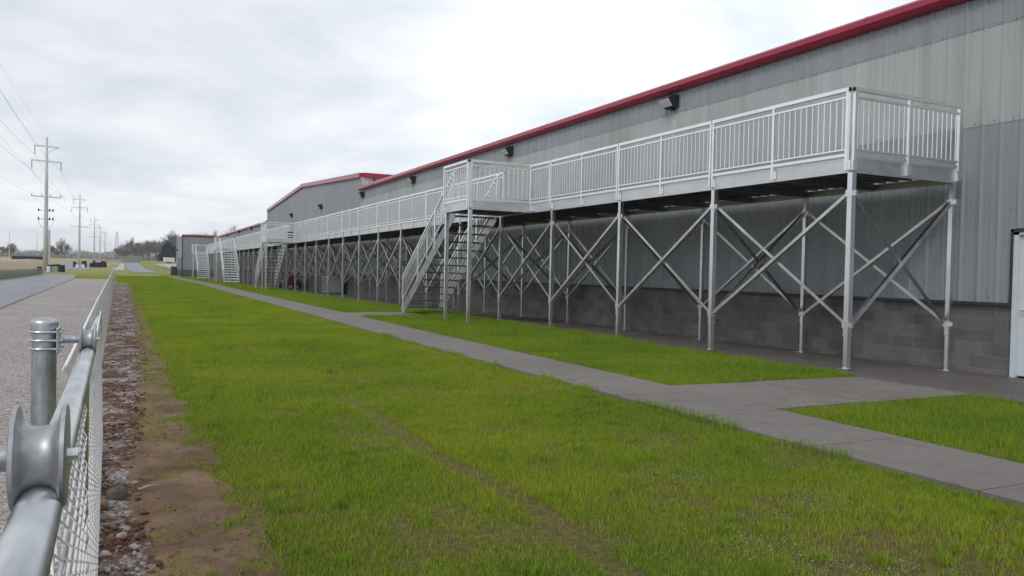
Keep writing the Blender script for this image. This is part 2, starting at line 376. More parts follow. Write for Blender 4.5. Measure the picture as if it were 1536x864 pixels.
def struct(name, mb, m):
    o = build(name, mb, m); o['kind'] = 'structure'; return o
def copy_tree(o, parent=None):
    c = o.copy(); C.objects.link(c)
    if parent is not None: c.parent = parent
    for ch in o.children: copy_tree(ch, c)
    return c
def np_mesh(name, V, F, m, parent=None):
    """V (n,3) array, F (m,k) array, all faces with k corners"""
    me = bpy.data.meshes.new(name); k = F.shape[1]
    me.vertices.add(len(V)); me.vertices.foreach_set('co', np.ascontiguousarray(V, dtype=np.float32).ravel())
    me.loops.add(F.size); me.loops.foreach_set('vertex_index', np.ascontiguousarray(F, dtype=np.int32).ravel())
    me.polygons.add(len(F)); me.polygons.foreach_set('loop_start', np.arange(0, F.size, k, dtype=np.int32))
    me.polygons.foreach_set('loop_total', np.full(len(F), k, dtype=np.int32))
    me.update(calc_edges=True); me.validate(); me.materials.append(m)
    return link(name, me, parent)

# ------------------------------------------------------------------ terrain
def vnoise(x, y, s, seed):
    xs, ys = x*s, y*s; xi, yi = np.floor(xs).astype(np.int64), np.floor(ys).astype(np.int64); fx, fy = xs-xi, ys-yi
    fx = fx*fx*(3-2*fx); fy = fy*fy*(3-2*fy)
    def hsh(a, b):
        h_ = (a*374761393 + b*668265263 + seed*974634777) & 0x7fffffff
        h_ = ((h_ ^ (h_ >> 13))*1274126177) & 0x7fffffff
        return ((h_ ^ (h_ >> 16)) & 0xffff)/65535.0
    return (hsh(xi, yi)*(1-fx)+hsh(xi+1, yi)*fx)*(1-fy) + (hsh(xi, yi+1)*(1-fx)+hsh(xi+1, yi+1)*fx)*fy
TY = [-150, 0, 110, 200, 306, 480, 560, 700, 1500, 2600]; TZ = [0, 0, -.26, -.20, 0, 2.7, 4.2, 5.2, 7, 9]
def gy(y): return float(np.interp(y, TY, TZ))
def gz(x, y):
    return gy(y) - 0.10*max(0.0, min(1.0, (x-9.5)/2.6))
def gz_np(x, y): return np.interp(y, TY, TZ) - 0.10*np.clip((x-9.5)/2.6, 0, 1)
def grid_sheet(name, xs, ys, off, m, kind='structure'):
    mb = MB(); nx = len(xs)
    for y in ys:
        for x in xs: mb.v.append((x, y, gz(x, y)+off))
    for j in range(len(ys)-1):
        for i in range(nx-1): mb.f.append((j*nx+i, j*nx+i+1, (j+1)*nx+i+1, (j+1)*nx+i))
    o = build(name, mb, m); o['kind'] = kind; return o
def strip(name, y0, y1, xl, xr, off, m, step=None, jag=0.0):
    ys = sorted(set([y0, y1] + [y for y in TY if y0 < y < y1] + (list(np.arange(y0, y1, step)) if step else [])))
    mb = MB()
    for y in ys:
        a, b = xl(y), xr(y)
        if jag: a += random.uniform(-jag, jag); b += random.uniform(-jag, jag)
        mb.v += [(a, y, gz(a, y)+off), (b, y, gz(b, y)+off)]
    for i in range(len(ys)-1): mb.f.append((2*i, 2*i+1, 2*i+3, 2*i+2))
    return struct(name, mb, m)
grid_sheet('ground', [-1500, -300, -60, -10, 0, 5, 9.5, 12.1, 60, 300, 1500], TY, 0.0, M['ground'])
fl = lambda y: -0.20-0.0085*(y-3.2)                     # fence line
strip('gravel_shoulder', -20, 92, lambda y: -2.72-0.0205*y, lambda y: fl(y)+0.02, 0.006, M['gravel'], 2.0)
strip('asphalt_track', -20, 128, lambda y: -7.3-0.025*y, lambda y: -2.70-0.0205*y-0.9*max(0, (y-90)/40), 0.05, M['asphalt'], 3.0)
mb = MB()
ys = list(np.arange(-20, 128, 4.0))
for y in ys:
    x = -2.70-0.0205*y-0.9*max(0, (y-90)/40); mb.v += [(x, y, gz(x, y)+0.05), (x+0.035, y, gz(x, y)+0.0)]
for i in range(len(ys)-1): mb.f.append((2*i, 2*i+1, 2*i+3, 2*i+2))
struct('asphalt_edge', mb, M['asphalt'])
def stone_edge(y): return float(np.interp(y, [0, 3.7, 4.8, 5.7, 7.8, 12, 21, 62, 92], [.06, .07, .01, .02, .07, .20, .27, .22, .1]))
def grass_edge(y): return float(np.interp(y, [0, 3.5, 4.3, 5.6, 7, 10, 17, 41, 70, 76, 92, 128], [.52, .46, .41, .38, .33, .31, .31, .33, .15, -.6, -.9, -1.1]))
def relief(name, y0, y1, xa, xb, off, m, amp, dy):
    ys = [y0]
    while ys[-1] < y1: ys.append(ys[-1]+dy*max(1, ys[-1]/5))
    mb = MB(); nx = 22
    for y in ys:
        a, b = xa(y), xb(y)
        for i_ in range(nx+1):
            x = a+(b-a)*i_/nx; X_, Y_ = np.array([x]), np.array([y])
            h_ = float((vnoise(X_, Y_, 5, 101)-.5)*.9+(vnoise(X_, Y_, 15, 102)-.5)*.6+(vnoise(X_, Y_, 40, 103)-.5)*.35)
            e_ = min(1, i_/3, (nx-i_)/4); mb.v.append((x, y, gz(x, y)+off+max(-.004, amp*(h_+.25)*e_)))
    n_ = nx+1
    for j_ in range(len(ys)-1):
        for i_ in range(nx): mb.f.append((j_*n_+i_, j_*n_+i_+1, (j_+1)*n_+i_+1, (j_+1)*n_+i_))
    o = struct(name, mb, m); o.data.shade_smooth(); return o
relief('rubble_strip', 2.4, 70, lambda y: fl(y)-0.02, lambda y: stone_edge(y)+0.04*math.sin(y*5.1)+0.03*math.sin(y*13.7)+.05, 0.010, M['rubble'], 0.030, .035)
relief('bare_soil_strip', 2.4, 72, lambda y: stone_edge(y)-0.08+0.03*math.sin(y*4.1), lambda y: grass_edge(y)+0.20+0.05*math.sin(y*3.3)+0.03*math.sin(y*9.1), 0.008, M['mud'], 0.026, .035)

# concrete walk, branches and slab
def sw_l(y): return float(np.interp(y, [-10, 16, 24, 48, 72, 120], [4.78, 4.80, 4.95, 5.15, 5.6, 5.2]))
def sw_r(y): return float(np.interp(y, [-10, 3, 16, 24, 48, 72, 120], [5.80, 5.82, 5.95, 6.15, 6.35, 6.75, 6.4]))
mb = MB(); P = 1.36; y = 5.9-P*12
while y < 118:
    a, b = y+0.006, y+P-0.006
    def q(x, yy, o): return (x, yy, gz(x, yy)+o)
    l0, r0, l1, r1 = sw_l(a), sw_r(a), sw_l(b), sw_r(b)
    mb.add([q(l0,a,-.02),q(r0,a,-.02),q(r1,b,-.02),q(l1,b,-.02),q(l0,a,.034),q(r0,a,.034),q(r1,b,.034),q(l1,b,.034)],
           [(4,5,6,7),(0,1,5,4),(1,2,6,5),(2,3,7,6),(3,0,4,7)])
    y += P
o = struct('sidewalk', mb, M['walk'])
def poly_slab(name, pts, off, th, m):
    mb = MB(); n = len(pts)
    mb.v = [(x, y, gz(x, y)+off) for x, y in pts] + [(x, y, gz(x, y)+off-th) for x, y in pts]
    mb.f = [tuple(range(n))] + [(i, i+n, (i+1) % n + n, (i+1) % n) for i in range(n)]
    return struct(name, mb, m)
mb = MB()
for (x0, x1) in ((5.832, 7.2), (7.212, 9.0)):
    mb.add([(x0,6.02,gz(x0,6)+.031),(x1,6.08,gz(x1,6)+.029),(x1,7.72,gz(x1,7.7)+.029),(x0,7.76,gz(x0,7.7)+.031),
            (x0,6.02,-.05),(x1,6.08,-.05),(x1,7.72,-.05),(x0,7.76,-.05)], [(0,1,2,3),(0,4,5,1),(2,6,7,3),(0,3,7,4),(1,5,6,2)])
struct('footpath_branch', mb, M['walk'])
poly_slab('footpath_to_stair', [(6.16, 22.9), (8.4, 23.6), (8.4, 25.2), (6.16, 24.8)], 0.028, 0.06, M['walk'])
def slab_l(y): return float(np.interp(y, [-20, 5.4, 6.0, 7.1, 8.0, 9.3, 11, 30, 36, 50, 70, 112, 128], [8.95, 8.95, 8.95, 8.72, 9.15, 9.45, 9.48, 9.60, 9.45, 9.3, 9.2, 9.2, 9.2]))
ysl = sorted(set(list(np.arange(-20, 12, 0.5)) + list(np.arange(12, 128.1, 4)) + [110]))
mb = MB()
for y in ysl:
    l = slab_l(y)
    for x in (l, max(l+.02, 9.5), 10.8, 12.14): mb.v.append((x, y, gz(x, y)+0.024))
    mb.v.append((l, y, gz(l, y)-0.03))
for j in range(len(ysl)-1):
    b0, b1 = j*5, (j+1)*5
    for i in range(3): mb.f.append((b0+i, b0+i+1, b1+i+1, b1+i))
    mb.f.append((b0+4, b0, b1, b1+4))
struct('concrete_apron', mb, M['slab'])

# far roads and pads
strip('far_track', 222, 470, lambda y: -13.5-(y-222)*0.07, lambda y: np.interp(y, [222, 300, 470], [-8.5, -9.5, -14.5]), 0.05, M['asphalt'], 20)
strip('far_road', 178, 462, lambda y: np.interp(y, [178, 462], [1.4, -0.4]), lambda y: np.interp(y, [178, 462], [6.4, 6.0]), 0.05, M['asphalt'], 20)
strip('pale_pad', 230, 430, lambda y: -3.6+(y-230)*0.008, lambda y: -0.3, 0.04, M['pale_conc'], 20)
poly_slab('parking_lot', [(14.0, 275), (40, 300), (40, 410), (12.4, 410)], 0.6, 0.7, M['pale_conc'])
poly_slab('cross_path', [(-0.9, 126.2), (4.6, 126.2), (4.6, 129.4), (-0.9, 129.4)], 0.07, 0.09, M['pale_conc'])
# dry grass embankment left of the track
mb = MB()
ys = [60, 110, 150, 191, 230, 270, 310, 340]
for y in ys:
    xf = float(np.interp(y, [60, 191, 310, 340], [-20.5, -22.8, -25.2, -26])); hgt = float(np.interp(y, [60, 150, 310, 340], [1.6, 1.75, 2.15, 1.9])); g0 = gy(y)
    for dx, dz in ((0, -.1), (-1.0, 1.3), (-1.7, hgt), (-6, hgt+.12), (-13, -.1)): mb.v.append((xf+dx, y, g0+max(dz, -.1)*1.0))
for j in range(len(ys)-1):
    for i in range(4): mb.f.append((j*5+i, (j+1)*5+i, (j+1)*5+i+1, j*5+i+1))
struct('dry_grass_embankment', mb, M['drygrass'])

# ------------------------------------------------------------------ grass
def interp_np(f, y):
    t_ = np.linspace(-20, 130, 1500); return np.interp(y, t_, [f(a) for a in t_])
def in_view(x, y, pad=1.08):
    d = 0.9*y+0.435*x; s_ = 0.9*x-0.435*y
    return (d > 1.5) & (np.abs(s_) < 0.64*pad*d+0.6)
def blades(name, n, box, keep, hmin, hmax, wid, m, seg=2):
    x = rng.uniform(box[0], box[1], n); y = box[2]+(box[3]-box[2])*rng.uniform(0, 1, n)
    k = keep(x, y) & in_view(x, y); x, y = x[k], y[k]; n = len(x)
    h_ = rng.uniform(hmin, hmax, n)*(0.65+0.7*vnoise(x, y, 1.7, 3)); a = rng.uniform(0, 2*np.pi, n); l = h_*rng.uniform(0.1, 0.75, n); b = rng.uniform(0, 2*np.pi, n)
    w_ = wid*rng.uniform(0.7, 1.3, n); z = gz_np(x, y)
    dx, dy = np.cos(a)*w_, np.sin(a)*w_; lx, ly = np.cos(b)*l, np.sin(b)*l
    if seg == 1:
        V = np.stack([np.stack([x-dx, y-dy, z], 1), np.stack([x+dx, y+dy, z], 1), np.stack([x+lx, y+ly, z+h_], 1)], 1).reshape(-1, 3)
        F = np.arange(3*n).reshape(-1, 3)
    else:
        V = np.stack([np.stack([x-dx, y-dy, z], 1), np.stack([x+dx, y+dy, z], 1),
                      np.stack([x+lx*.35-dx*.8, y+ly*.35-dy*.8, z+h_*.6], 1), np.stack([x+lx*.35+dx*.8, y+ly*.35+dy*.8, z+h_*.6], 1),
                      np.stack([x+lx, y+ly, z+h_*(1-0.25*rng.uniform(0, 1, n))], 1)], 1).reshape(-1, 3)
        i = 5*np.arange(n)[:, None]
        F = np.concatenate([i+np.array([[0, 1, 3]]), i+np.array([[0, 3, 2]]), i+np.array([[2, 3, 4]])])
    o = np_mesh(name, V, F, m); o['kind'] = 'stuff'; return o
def lawn_keep(dens_far):
    def k(x, y):
        ge = interp_np(grass_edge, y); d = x-ge+0.22
        edge = np.clip(d/0.60, 0, 1)
        nn = vnoise(x, y, 2.3, 1)*0.6+vnoise(x, y, 7.0, 2)*0.4
        p_ = np.where(nn < 0.30, 0.25, np.where(nn < 0.42, 0.65, 1.0))
        p_ = p_*np.clip(edge*1.25-(1-edge)*1.1*(vnoise(x, y, 5, 9)*.6+vnoise(x, y, 14, 10)*.4 > .5), 0.0, 1)
        tr = np.abs(x-2.03-0.03*np.sin(y*2)-0.10*(vnoise(x*0, y, 1.5, 77)-.5))+0.05*(vnoise(x, y, 5, 78)-.5)
        p_ = np.where((tr < 0.085) & (y < 8.3), p_*np.where(vnoise(x, y, 2.0, 5) > 0.25, 0.10, 0.6), p_)
        sd = interp_np(sw_l, y)-x
        p_ = np.where(sd < 0.025, 0, np.where(sd < 0.30, p_*np.where(vnoise(x, y, 2.0, 8) > 0.5, 0.4, 1.0), p_))
        p_ = np.where((x > 2.8) & (y < 5.2) & (vnoise(x, y, 1.6, 11) > 0.45), p_*0.5, p_)
        return (rng.uniform(0, 1, len(x)) < p_) & (d > -0.02+0.0*x)
    return k
def lush_keep(x, y):
    r_ = interp_np(sw_r, y); l = interp_np(slab_l, y)
    ok = (x > r_+0.03) & (x < l-0.02+0.05*vnoise(x, y, 3, 4)) & ~((y > 5.98) & (y < 7.79)) & ~((x < 8.5) & (y > 22.85) & (y < 25.1))
    return ok & (rng.uniform(0, 1, len(x)) < np.where(vnoise(x, y, 2.6, 6) < 0.22, 0.5, 1.0))
L = lawn_keep(0)
blades('grass', 330000, (0.1, 4.85, 1.8, 8.0), L, 0.022, 0.050, 0.0015, M['grass'])
blades('grass', 260000, (0.2, 4.95, 8.0, 20.0), L, 0.026, 0.056, 0.0027, M['grass'], 1)
blades('grass', 160000, (0.2, 5.6, 20.0, 48.0), L, 0.035, 0.07, 0.0070, M['grass'], 1)
blades('grass', 130000, (-1.2, 5.8, 48.0, 125.6), L, 0.04, 0.08, 0.015, M['grass'], 1)
blades('grass', 130000, (5.8, 9.3, 3.0, 13.0), lush_keep, 0.040, 0.085, 0.0020, M['grass_lush'])
blades('grass', 120000, (5.8, 9.8, 13.0, 32.0), lush_keep, 0.05, 0.11, 0.0042, M['grass_lush'], 1)
blades('grass', 90000, (6.0, 9.8, 32.0, 118.0), lush_keep, 0.05, 0.11, 0.010, M['grass_lush'], 1)
cx_, cy_ = rng.uniform(.5, 4.7, 260), 2.4+13*rng.uniform(0, 1, 260)**1.5
def clump_keep(x, y):
    d2 = np.full(len(x), 9.0)
    for a, b in zip(cx_, cy_): d2 = np.minimum(d2, (x-a)**2+(y-b)**2)
    return (d2 < .055**2*(.3+1.2*rng.uniform(0, 1, len(x)))) & (x < interp_np(sw_l, y)-.04) & (x > interp_np(grass_edge, y)-.05) & (np.abs(x-2.03) > .13)
blades('grass', 420000, (.3, 4.8, 2.2, 15.5), clump_keep, 0.045, 0.085, 0.0021, M['grass_lush'])
# fringe of taller blades along the walk edge
blades('grass', 20000, (4.55, 4.92, 2.6, 16.0), lambda x, y: (np.abs(interp_np(sw_l, y)-x-0.02) < 0.05) & (vnoise(x, y, 2.8, 21) > 0.52), 0.05, 0.12, 0.0022, M['grass'])

def tuft_keep(x, y):
    g_ = interp_np(grass_edge, y); st = interp_np(stone_edge, y)
    return (x > st+.03) & (x < g_+.1) & (vnoise(x, y, 4.5, 71)*.6+vnoise(x, y, 12, 72)*.4 > .64)
blades('grass', 26000, (-.05, .75, 2.6, 12.0), tuft_keep, 0.018, 0.045, 0.0018, M['grass'])

# ------------------------------------------------------------------ stones and clods
def ico(sub):
    bm = bmesh.new(); bmesh.ops.create_icosphere(bm, subdivisions=sub, radius=1.0)
    V = np.array([v.co[:] for v in bm.verts]); F = np.array([[v.index for v in f.verts] for f in bm.faces]); bm.free(); return V, F
def scatter(name, x, y, z, s, m, sub=1, flat=0.6, nvar=8):
    V0, F0 = ico(sub); n = len(x); var = []
    for k in range(nvar):
        U = V0.copy()
        for _ in range(7):
            d = rng.normal(size=3); d /= np.linalg.norm(d); c_ = rng.uniform(0.35, 0.7)
            pr = U@d; U -= np.where(pr > c_, pr-c_, 0)[:, None]*d
        var.append(U)
    var = np.array(var)[rng.integers(0, nvar, n)]
    sc = s[:, None]*rng.uniform(0.65, 1.25, (n, 3)); sc[:, 2] *= flat
    P_ = var*sc[:, None, :]; a = rng.uniform(0, 2*np.pi, n); ca, sa = np.cos(a)[:, None], np.sin(a)[:, None]
    X = P_[:, :, 0]*ca-P_[:, :, 1]*sa+x[:, None]; Y = P_[:, :, 0]*sa+P_[:, :, 1]*ca+y[:, None]; Z = P_[:, :, 2]+z[:, None]
    V = np.stack([X, Y, Z], -1).reshape(-1, 3); F = (F0[None]+(np.arange(n)*len(V0))[:, None, None]).reshape(-1, 3)
    o = np_mesh(name, V, F, m); o['kind'] = 'stuff'; return o
def band(n, y0, y1, xa, xb, pw=1.6):
    y = y0+(y1-y0)*rng.uniform(0, 1, n)**pw; t_ = rng.uniform(0, 1, n)
    a, b = interp_np(xa, y), interp_np(xb, y); return a+(b-a)*t_, y
x, y = band(7000, 2.8, 40, fl, lambda q_: stone_edge(q_)+.03); s_ = 0.003+0.021*rng.uniform(0, 1, len(x))**3.5
k = vnoise(x, y, 4.0, 31)*.7+vnoise(x, y, 11, 32)*.3 > 0.50; x, y, s_ = x[k], y[k], s_[k]
scatter('rubble', x, y, gz_np(x, y)+0.018+s_*0.25, s_, M['stones'])
x, y = band(4200, 2.8, 40, fl, lambda q_: stone_edge(q_)+.10); s_ = 0.006+0.020*rng.uniform(0, 1, len(x))**3
k = vnoise(x, y, 4.0, 31)*.7+vnoise(x, y, 11, 32)*.3 < 0.56; x, y, s_ = x[k], y[k], s_[k]
scatter('clay_clods', x, y, gz_np(x, y)+0.016+s_*0.2, s_, M['clods'])
x, y = band(1600, 2.8, 20, stone_edge, lambda q_: grass_edge(q_)+.25); s_ = 0.003+0.010*rng.uniform(0, 1, len(x))**3
x2, y2 = band(800, 2.8, 30, lambda q_: stone_edge(q_)-.05, lambda q_: stone_edge(q_)+.10); s2 = 0.010+0.020*rng.uniform(0, 1, len(x2))**2
k = vnoise(x2, y2, 5.0, 61) > .45; x2, y2, s2 = x2[k], y2[k], s2[k]
scatter('clay_clods', x2, y2, gz_np(x2, y2)+0.010, s2, M['clods'], 2, .55)
scatter('soil_crumbs', x, y, gz_np(x, y)+0.014+s_*0.2, s_, M['clods'])
x, y = band(9000, 2.6, 26, lambda q_: -2.9-0.02*q_, lambda q_: fl(q_)-.03, 1.7); s_ = 0.005+0.012*rng.uniform(0, 1, len(x))**2.5
scatter('loose_gravel', x, y, gz_np(x, y)+0.006+s_*0.2, s_, M['pebble'])
def rock(name, label, loc, size, m, flat=0.75, seed=0):
    r_ = random.Random(seed); bm = bmesh.new(); bmesh.ops.create_icosphere(bm, subdivisions=3, radius=1.0)
    for _ in range(9):
        d = Vector((r_.gauss(0, 1), r_.gauss(0, 1), r_.gauss(0, 1))).normalized(); c_ = r_.uniform(.55, .85)
        for v in bm.verts:
            pr = v.co.dot(d)
            if pr > c_: v.co -= d*(pr-c_)*0.85
    for v in bm.verts: v.co = Vector((v.co.x*size, v.co.y*size*0.85, v.co.z*size*flat))*(1+0.03*math.sin(v.co.x*9+seed)*math.cos(v.co.y*7))
    me = bpy.data.meshes.new(name); bm.to_mesh(me); bm.free(); me.materials.append(m); me.shade_smooth()
    o = link(name, me, None, loc); o.rotation_euler = (0, 0, r_.uniform(0, 6)); return tag(o, label, 'rock')
rock('rock', 'large rounded dark grey rock in the rubble beside the chain-link gate', (-0.025, 4.93, 0.035), 0.058, M['rockgrey'], .75, 1)
rock('rock', 'rough tan rock against the gate mesh beside the dark grey rock', (-0.085, 4.72, 0.03), 0.042, M['rocktan'], .85, 2)
rock('rock', 'pale stone lying on red clay by the foot of the gate mesh', (0.0, 4.20, 0.022), 0.026, M['rockpale'], .7, 3)
rock('rock', 'pale angular stone nearest the bottom edge beside the gate mesh', (-0.065, 3.95, 0.022), 0.026, M['rockpale'], .75, 4)
rock('rock', 'reddish brown clay lump at the edge of the bare soil', (0.06, 4.42, 0.022), 0.027, M['rocktan'], .7, 5)
mb = MB(); mb.tube([(0, 0, 0), (.05, .012, .012), (.115, .035, .008)], [.0075, .006, .004], 7)
tag(build('stick', mb, M['stick'], None, (0.085, 5.05, 0.018), smooth=True), 'short pale stick lying on bare soil near the dark grey rock', 'stick')
mb = MB(); 
for i in range(16):
    p0 = Vector((random.uniform(-.08, .07), random.uniform(3.85, 4.35), .02)); pts = [p0]
    for j in range(5): pts.append(pts[-1]+Vector((random.uniform(-.02, .02), random.uniform(-.035, .035), random.uniform(-.006, .014))))
    mb.tube(pts, 0.0016, 4)
tag(build('dry_vine', mb, M['dryvine']), 'tangle of thin orange-red dry stems on clay beside the gate', 'dry vine')
x = rng.uniform(2.6, 4.4, 7000); y = rng.uniform(2.2, 4.6, 7000); k = (vnoise(x, y, 2.4, 41)*.7+vnoise(x, y, 9, 42)*.3 > 0.60) & in_view(x, y); x, y = x[k], y[k]
s_ = rng.uniform(0.0020, 0.0055, len(x)); scatter('pale_straw_litter', x, y, gz_np(x, y)+0.012+rng.uniform(0, .02, len(x)), s_, M['straw'], 1, 0.25)

# ------------------------------------------------------------------ haze
mb = MB(); mb.box(-1600, 1600, -190, 2700, -1.6, 36)
hz_m = bpy.data.materials.new('thin_haze'); hz_m.use_nodes = True; ht = hz_m.node_tree; ht.nodes.clear()
pv = N(ht, 'ShaderNodeVolumePrincipled'); pv.inputs['Color'].default_value = (0.86, 0.90, 0.96, 1); pv.inputs['Density'].default_value = 0.00022; pv.inputs['Anisotropy'].default_value = 0.2
ho = N(ht, 'ShaderNodeOutputMaterial'); ht.links.new(pv.outputs[0], ho.inputs['Volume'])
o = build('haze', mb, hz_m); o['kind'] = 'stuff'

x = np.concatenate([rng.uniform(9.5, 12.1, 500), 12.12-np.abs(rng.normal(0, .12, 700))]); y = rng.uniform(4.5, 40, 1200); k = (x > interp_np(slab_l, y)+.05) & (vnoise(x, y, .8, 91) > .42); x, y = x[k], y[k]
scatter('leaf_litter', x, y, gz_np(x, y)+.028, rng.uniform(.006, .022, len(x)), stone_mat('brown_leaves', (.06, .035, .02), (.20, .13, .07)), 1, .12)

# ------------------------------------------------------------------ metal clad buildings
XW = 12.15
RIB = [(0.0, 0), (0.026, .027), (0.050, .027), (0.076, 0), (0.155, 0), (0.163, .0025), (0.175, .0025), (0.183, 0), (0.228, 0), (0.236, .0025), (0.248, .0025), (0.256, 0)]
def ribbed(o0, d, nrm, length, zb, zt, proud=0.0, phase=0.0):
    """corrugated sheet from o0 along d, offset along nrm"""
    mb = MB(); o0, d, nrm = Vector(o0), Vector(d), Vector(nrm); cols = [(0.0, 0)]; s = -((o0.dot(d)+phase) % 0.305)
    while s < length:
        for a, h_ in RIB:
            if 0.002 < s+a < length-0.002: cols.append((s+a, h_))
        s += 0.305
    cols.append((length, 0))
    for a, h_ in cols:
        p = o0+d*a+nrm*(h_+proud); lo = zb(a) if callable(zb) else zb; hi = zt(a) if callable(zt) else zt
        mb.v += [(p.x, p.y, lo), (p.x, p.y, hi)]
    for i in range(len(cols)-1): mb.f.append((2*i, 2*i+2, 2*i+3, 2*i+1))
    return mb
NX = (-1, 0, 0); DY = (0, 1, 0)
def screws(mb, y0, y1, z, x, step=0.305):
    y = y0
    while y < y1:
        for a in (0.11, 0.20): mb.box(x-.004, x+.004, y+a-.008, y+a+.008, z-.008, z+.008)
        y += step
B1Y0, B1Y1 = -12.0, 45.2
b1 = thing('metal_building', 'long grey ribbed metal building with fibreglass window band and concrete block base, nearest', 'building', (XW, B1Y0, 0))
def part(name, mb, m, parent, **kw):
    o = build(name, mb, m, None, **kw); o.parent = parent; o.matrix_parent_inverse = Matrix.Translation(parent.location).inverted(); return o
DR0, DR1, DRZ = 6.60, 7.54, 2.10
# block base, with the door opening left out
mb = MB(); mb.box(XW, XW+.2, B1Y0, DR0-.06, -.35, .985); mb.box(XW, XW+.2, DR1+.06, B1Y1, -.55, .985)
part('block_base', mb, M['cmu'], b1)
mb = MB(); mb.box(XW-.075, XW+.02, DR1+.06, B1Y1, .985, 1.03); mb.box(XW-.075, XW+.02, B1Y0, DR0-.06, .985, 1.03)
part('base_flashing', mb, M['trimdark'], b1)
ph = 0.1
mb = ribbed((XW-.03, DR1+.06, 0), DY, NX, B1Y1-DR1-.06, 1.03, 3.88, 0, ph)
m2 = ribbed((XW-.03, B1Y0, 0), DY, NX, DR0-.06-B1Y0, 1.03, 3.88, 0, ph); mb.add(m2.v, m2.f)
m2 = ribbed((XW-.03, DR0-.06, 0), DY, NX, DR1-DR0+.12, DRZ+.06, 3.88, 0, ph); mb.add(m2.v, m2.f)
part('lower_siding', mb, M['siding'], b1)
mb = ribbed((XW-.03, B1Y0, 0), DY, NX, B1Y1-B1Y0, 3.80, 5.36, 0.006, ph)
part('fibreglass_band', mb, M['fibre'], b1)
mb = ribbed((XW-.03, B1Y0, 0), DY, NX, B1Y1-B1Y0, 5.32, 5.90, 0.012, ph)
part('upper_siding', mb, M['siding'], b1)
mb = MB(); screws(mb, 1.997, 45, 3.84, XW-.037); screws(mb, 1.997, 45, 1.10, XW-.031); screws(mb, 1.997, 30, 2.45, XW-.031); screws(mb, 1.997, 30, 5.345, XW-.043)
part('screw_heads', mb, M['trimdark'], b1)
def gutter(y0, y1, z, x=XW):
    mb = MB(); prof = [(-.03, -.245), (-.055, -.27), (-.19, -.245), (-.245, -.17), (-.225, -.06), (-.16, -.01), (-.10, 0), (.10, .02), (.10, -.05), (-.03, -.06)]
    n = len(prof)
    for y in (y0, y1): mb.v += [(x+a, y, z+b) for a, b in prof]
    mb.f = [(i, (i+1) % n, n+(i+1) % n, n+i) for i in range(n)] + [tuple(reversed(range(n))), tuple(range(n, 2*n))]
    return mb
part('eave_gutter', gutter(B1Y0, B1Y1-.03, 6.09), M['red'], b1, smooth=False)
for k in range(9):
    g_ = gutter(-8+k*6.1, -7.94+k*6.1, 6.092); g_.v = [(XW+(x-XW)*1.012-.003, y, 6.09+(z-6.09)*1.015) for x, y, z in g_.v]; part('gutter_joint', g_, M['red'], b1)
mb = MB(); mb.box(XW+.1, 42, B1Y0, B1Y1-.02, 6.02, 6.06); part('roof', mb, M['roofm'], b1)
mb = MB(); mb.box(XW+.2, 42, B1Y0, B1Y1-.05, -.5, 6.02); part('wall_core', mb, M['siding'], b1)
# door
dr = MB(); dr.box(XW-.02, XW+.10, DR0+.02, DR1-.02, -.06, DRZ-.04); dr = part('door', dr, M['doorw'], b1)
mb = MB(); mb.box(XW-.07, XW+.12, DR1-.02, DR1+.06, -.09, DRZ+.0); mb.box(XW-.07, XW+.12, DR0-.06, DR0+.02, -.09, DRZ); mb.box(XW-.07, XW+.12, DR0-.06, DR1+.06, DRZ-.04, DRZ+.0)
f = build('door_frame', mb, M['doorw']); f.parent = dr
mb = MB(); mb.box(XW-.085, XW-.01, DR1+.06, DR1+.10, 1.03, DRZ+.05); mb.box(XW-.085, XW-.01, DR0-.10, DR1+.10, DRZ+.003, DRZ+.05); mb.box(XW-.085, XW-.01, DR0-.10, DR0-.06, 1.03, DRZ+.003)
f = build('door_flashing', mb, M['trimdark']); f.parent = dr
mb = MB(); mb.tube([(XW-.02, DR1-.09, .93), (XW-.09, DR1-.09, .93), (XW-.09, DR1-.20, .93)], .012, 8)
f = build('door_handle', mb, M['alu']); f.parent = dr

# gable building
G0, G1, GR, GE, GP = 45.2, 78.5, 61.9, 6.62, 7.50
b2 = thing('gable_building', 'taller grey ribbed metal building with low gable end and red rake trim', 'building', (XW, G0, 0))
gt = lambda a: GE+(GP-GE)*(1-abs(a-(GR-G0))/((G1-G0)/2))
part('block_base', (lambda mb: (mb.box(XW, XW+.2, G0, G1, -.6, .985), mb)[1])(MB()), M['cmu'], b2)
part('gable_siding', ribbed((XW-.03, G0, 0), DY, NX, G1-G0, 1.0, lambda a: gt(a)+.05, 0.002, ph), M['siding'], b2)
mb = MB()
for (ya, yb) in ((G0, GR), (GR, G1)):
    za, zb_ = gt(ya-G0), gt(yb-G0)
    mb.add([(XW-.17, ya, za), (XW+.05, ya, za), (XW+.05, yb, zb_), (XW-.17, yb, zb_), (XW-.15, ya, za+.26), (XW+.05, ya, za+.26), (XW+.05, yb, zb_+.26), (XW-.15, yb, zb_+.26)],
           [(0,3,2,1),(4,5,6,7),(0,1,5,4),(1,2,6,5),(2,3,7,6),(3,0,4,7)])
part('rake_trim', mb, M['red'], b2)
mb = ribbed((XW-.03, G0, 0), (1, 0, 0), (0, -1, 0), 26, 5.5, 6.65, 0.03, 0); part('side_siding', mb, M['tan_siding'], b2)
mb = MB(); mb.box(XW+.05, XW+26, G0-.16, G0+.1, 6.63, 6.885); part('eave_gutter', mb, M['red'], b2)
mb = MB(); mb.box(XW+.66, XW+.84, G0-.16, G0-.055, 5.6, 6.62); part('downspout', mb, M['red'], b2)
mb = MB(); mb.box(XW-.075, XW-.02, G0-.045, G0+.03, 6.1, 6.62); part('corner_trim', mb, M['siding'], b2)
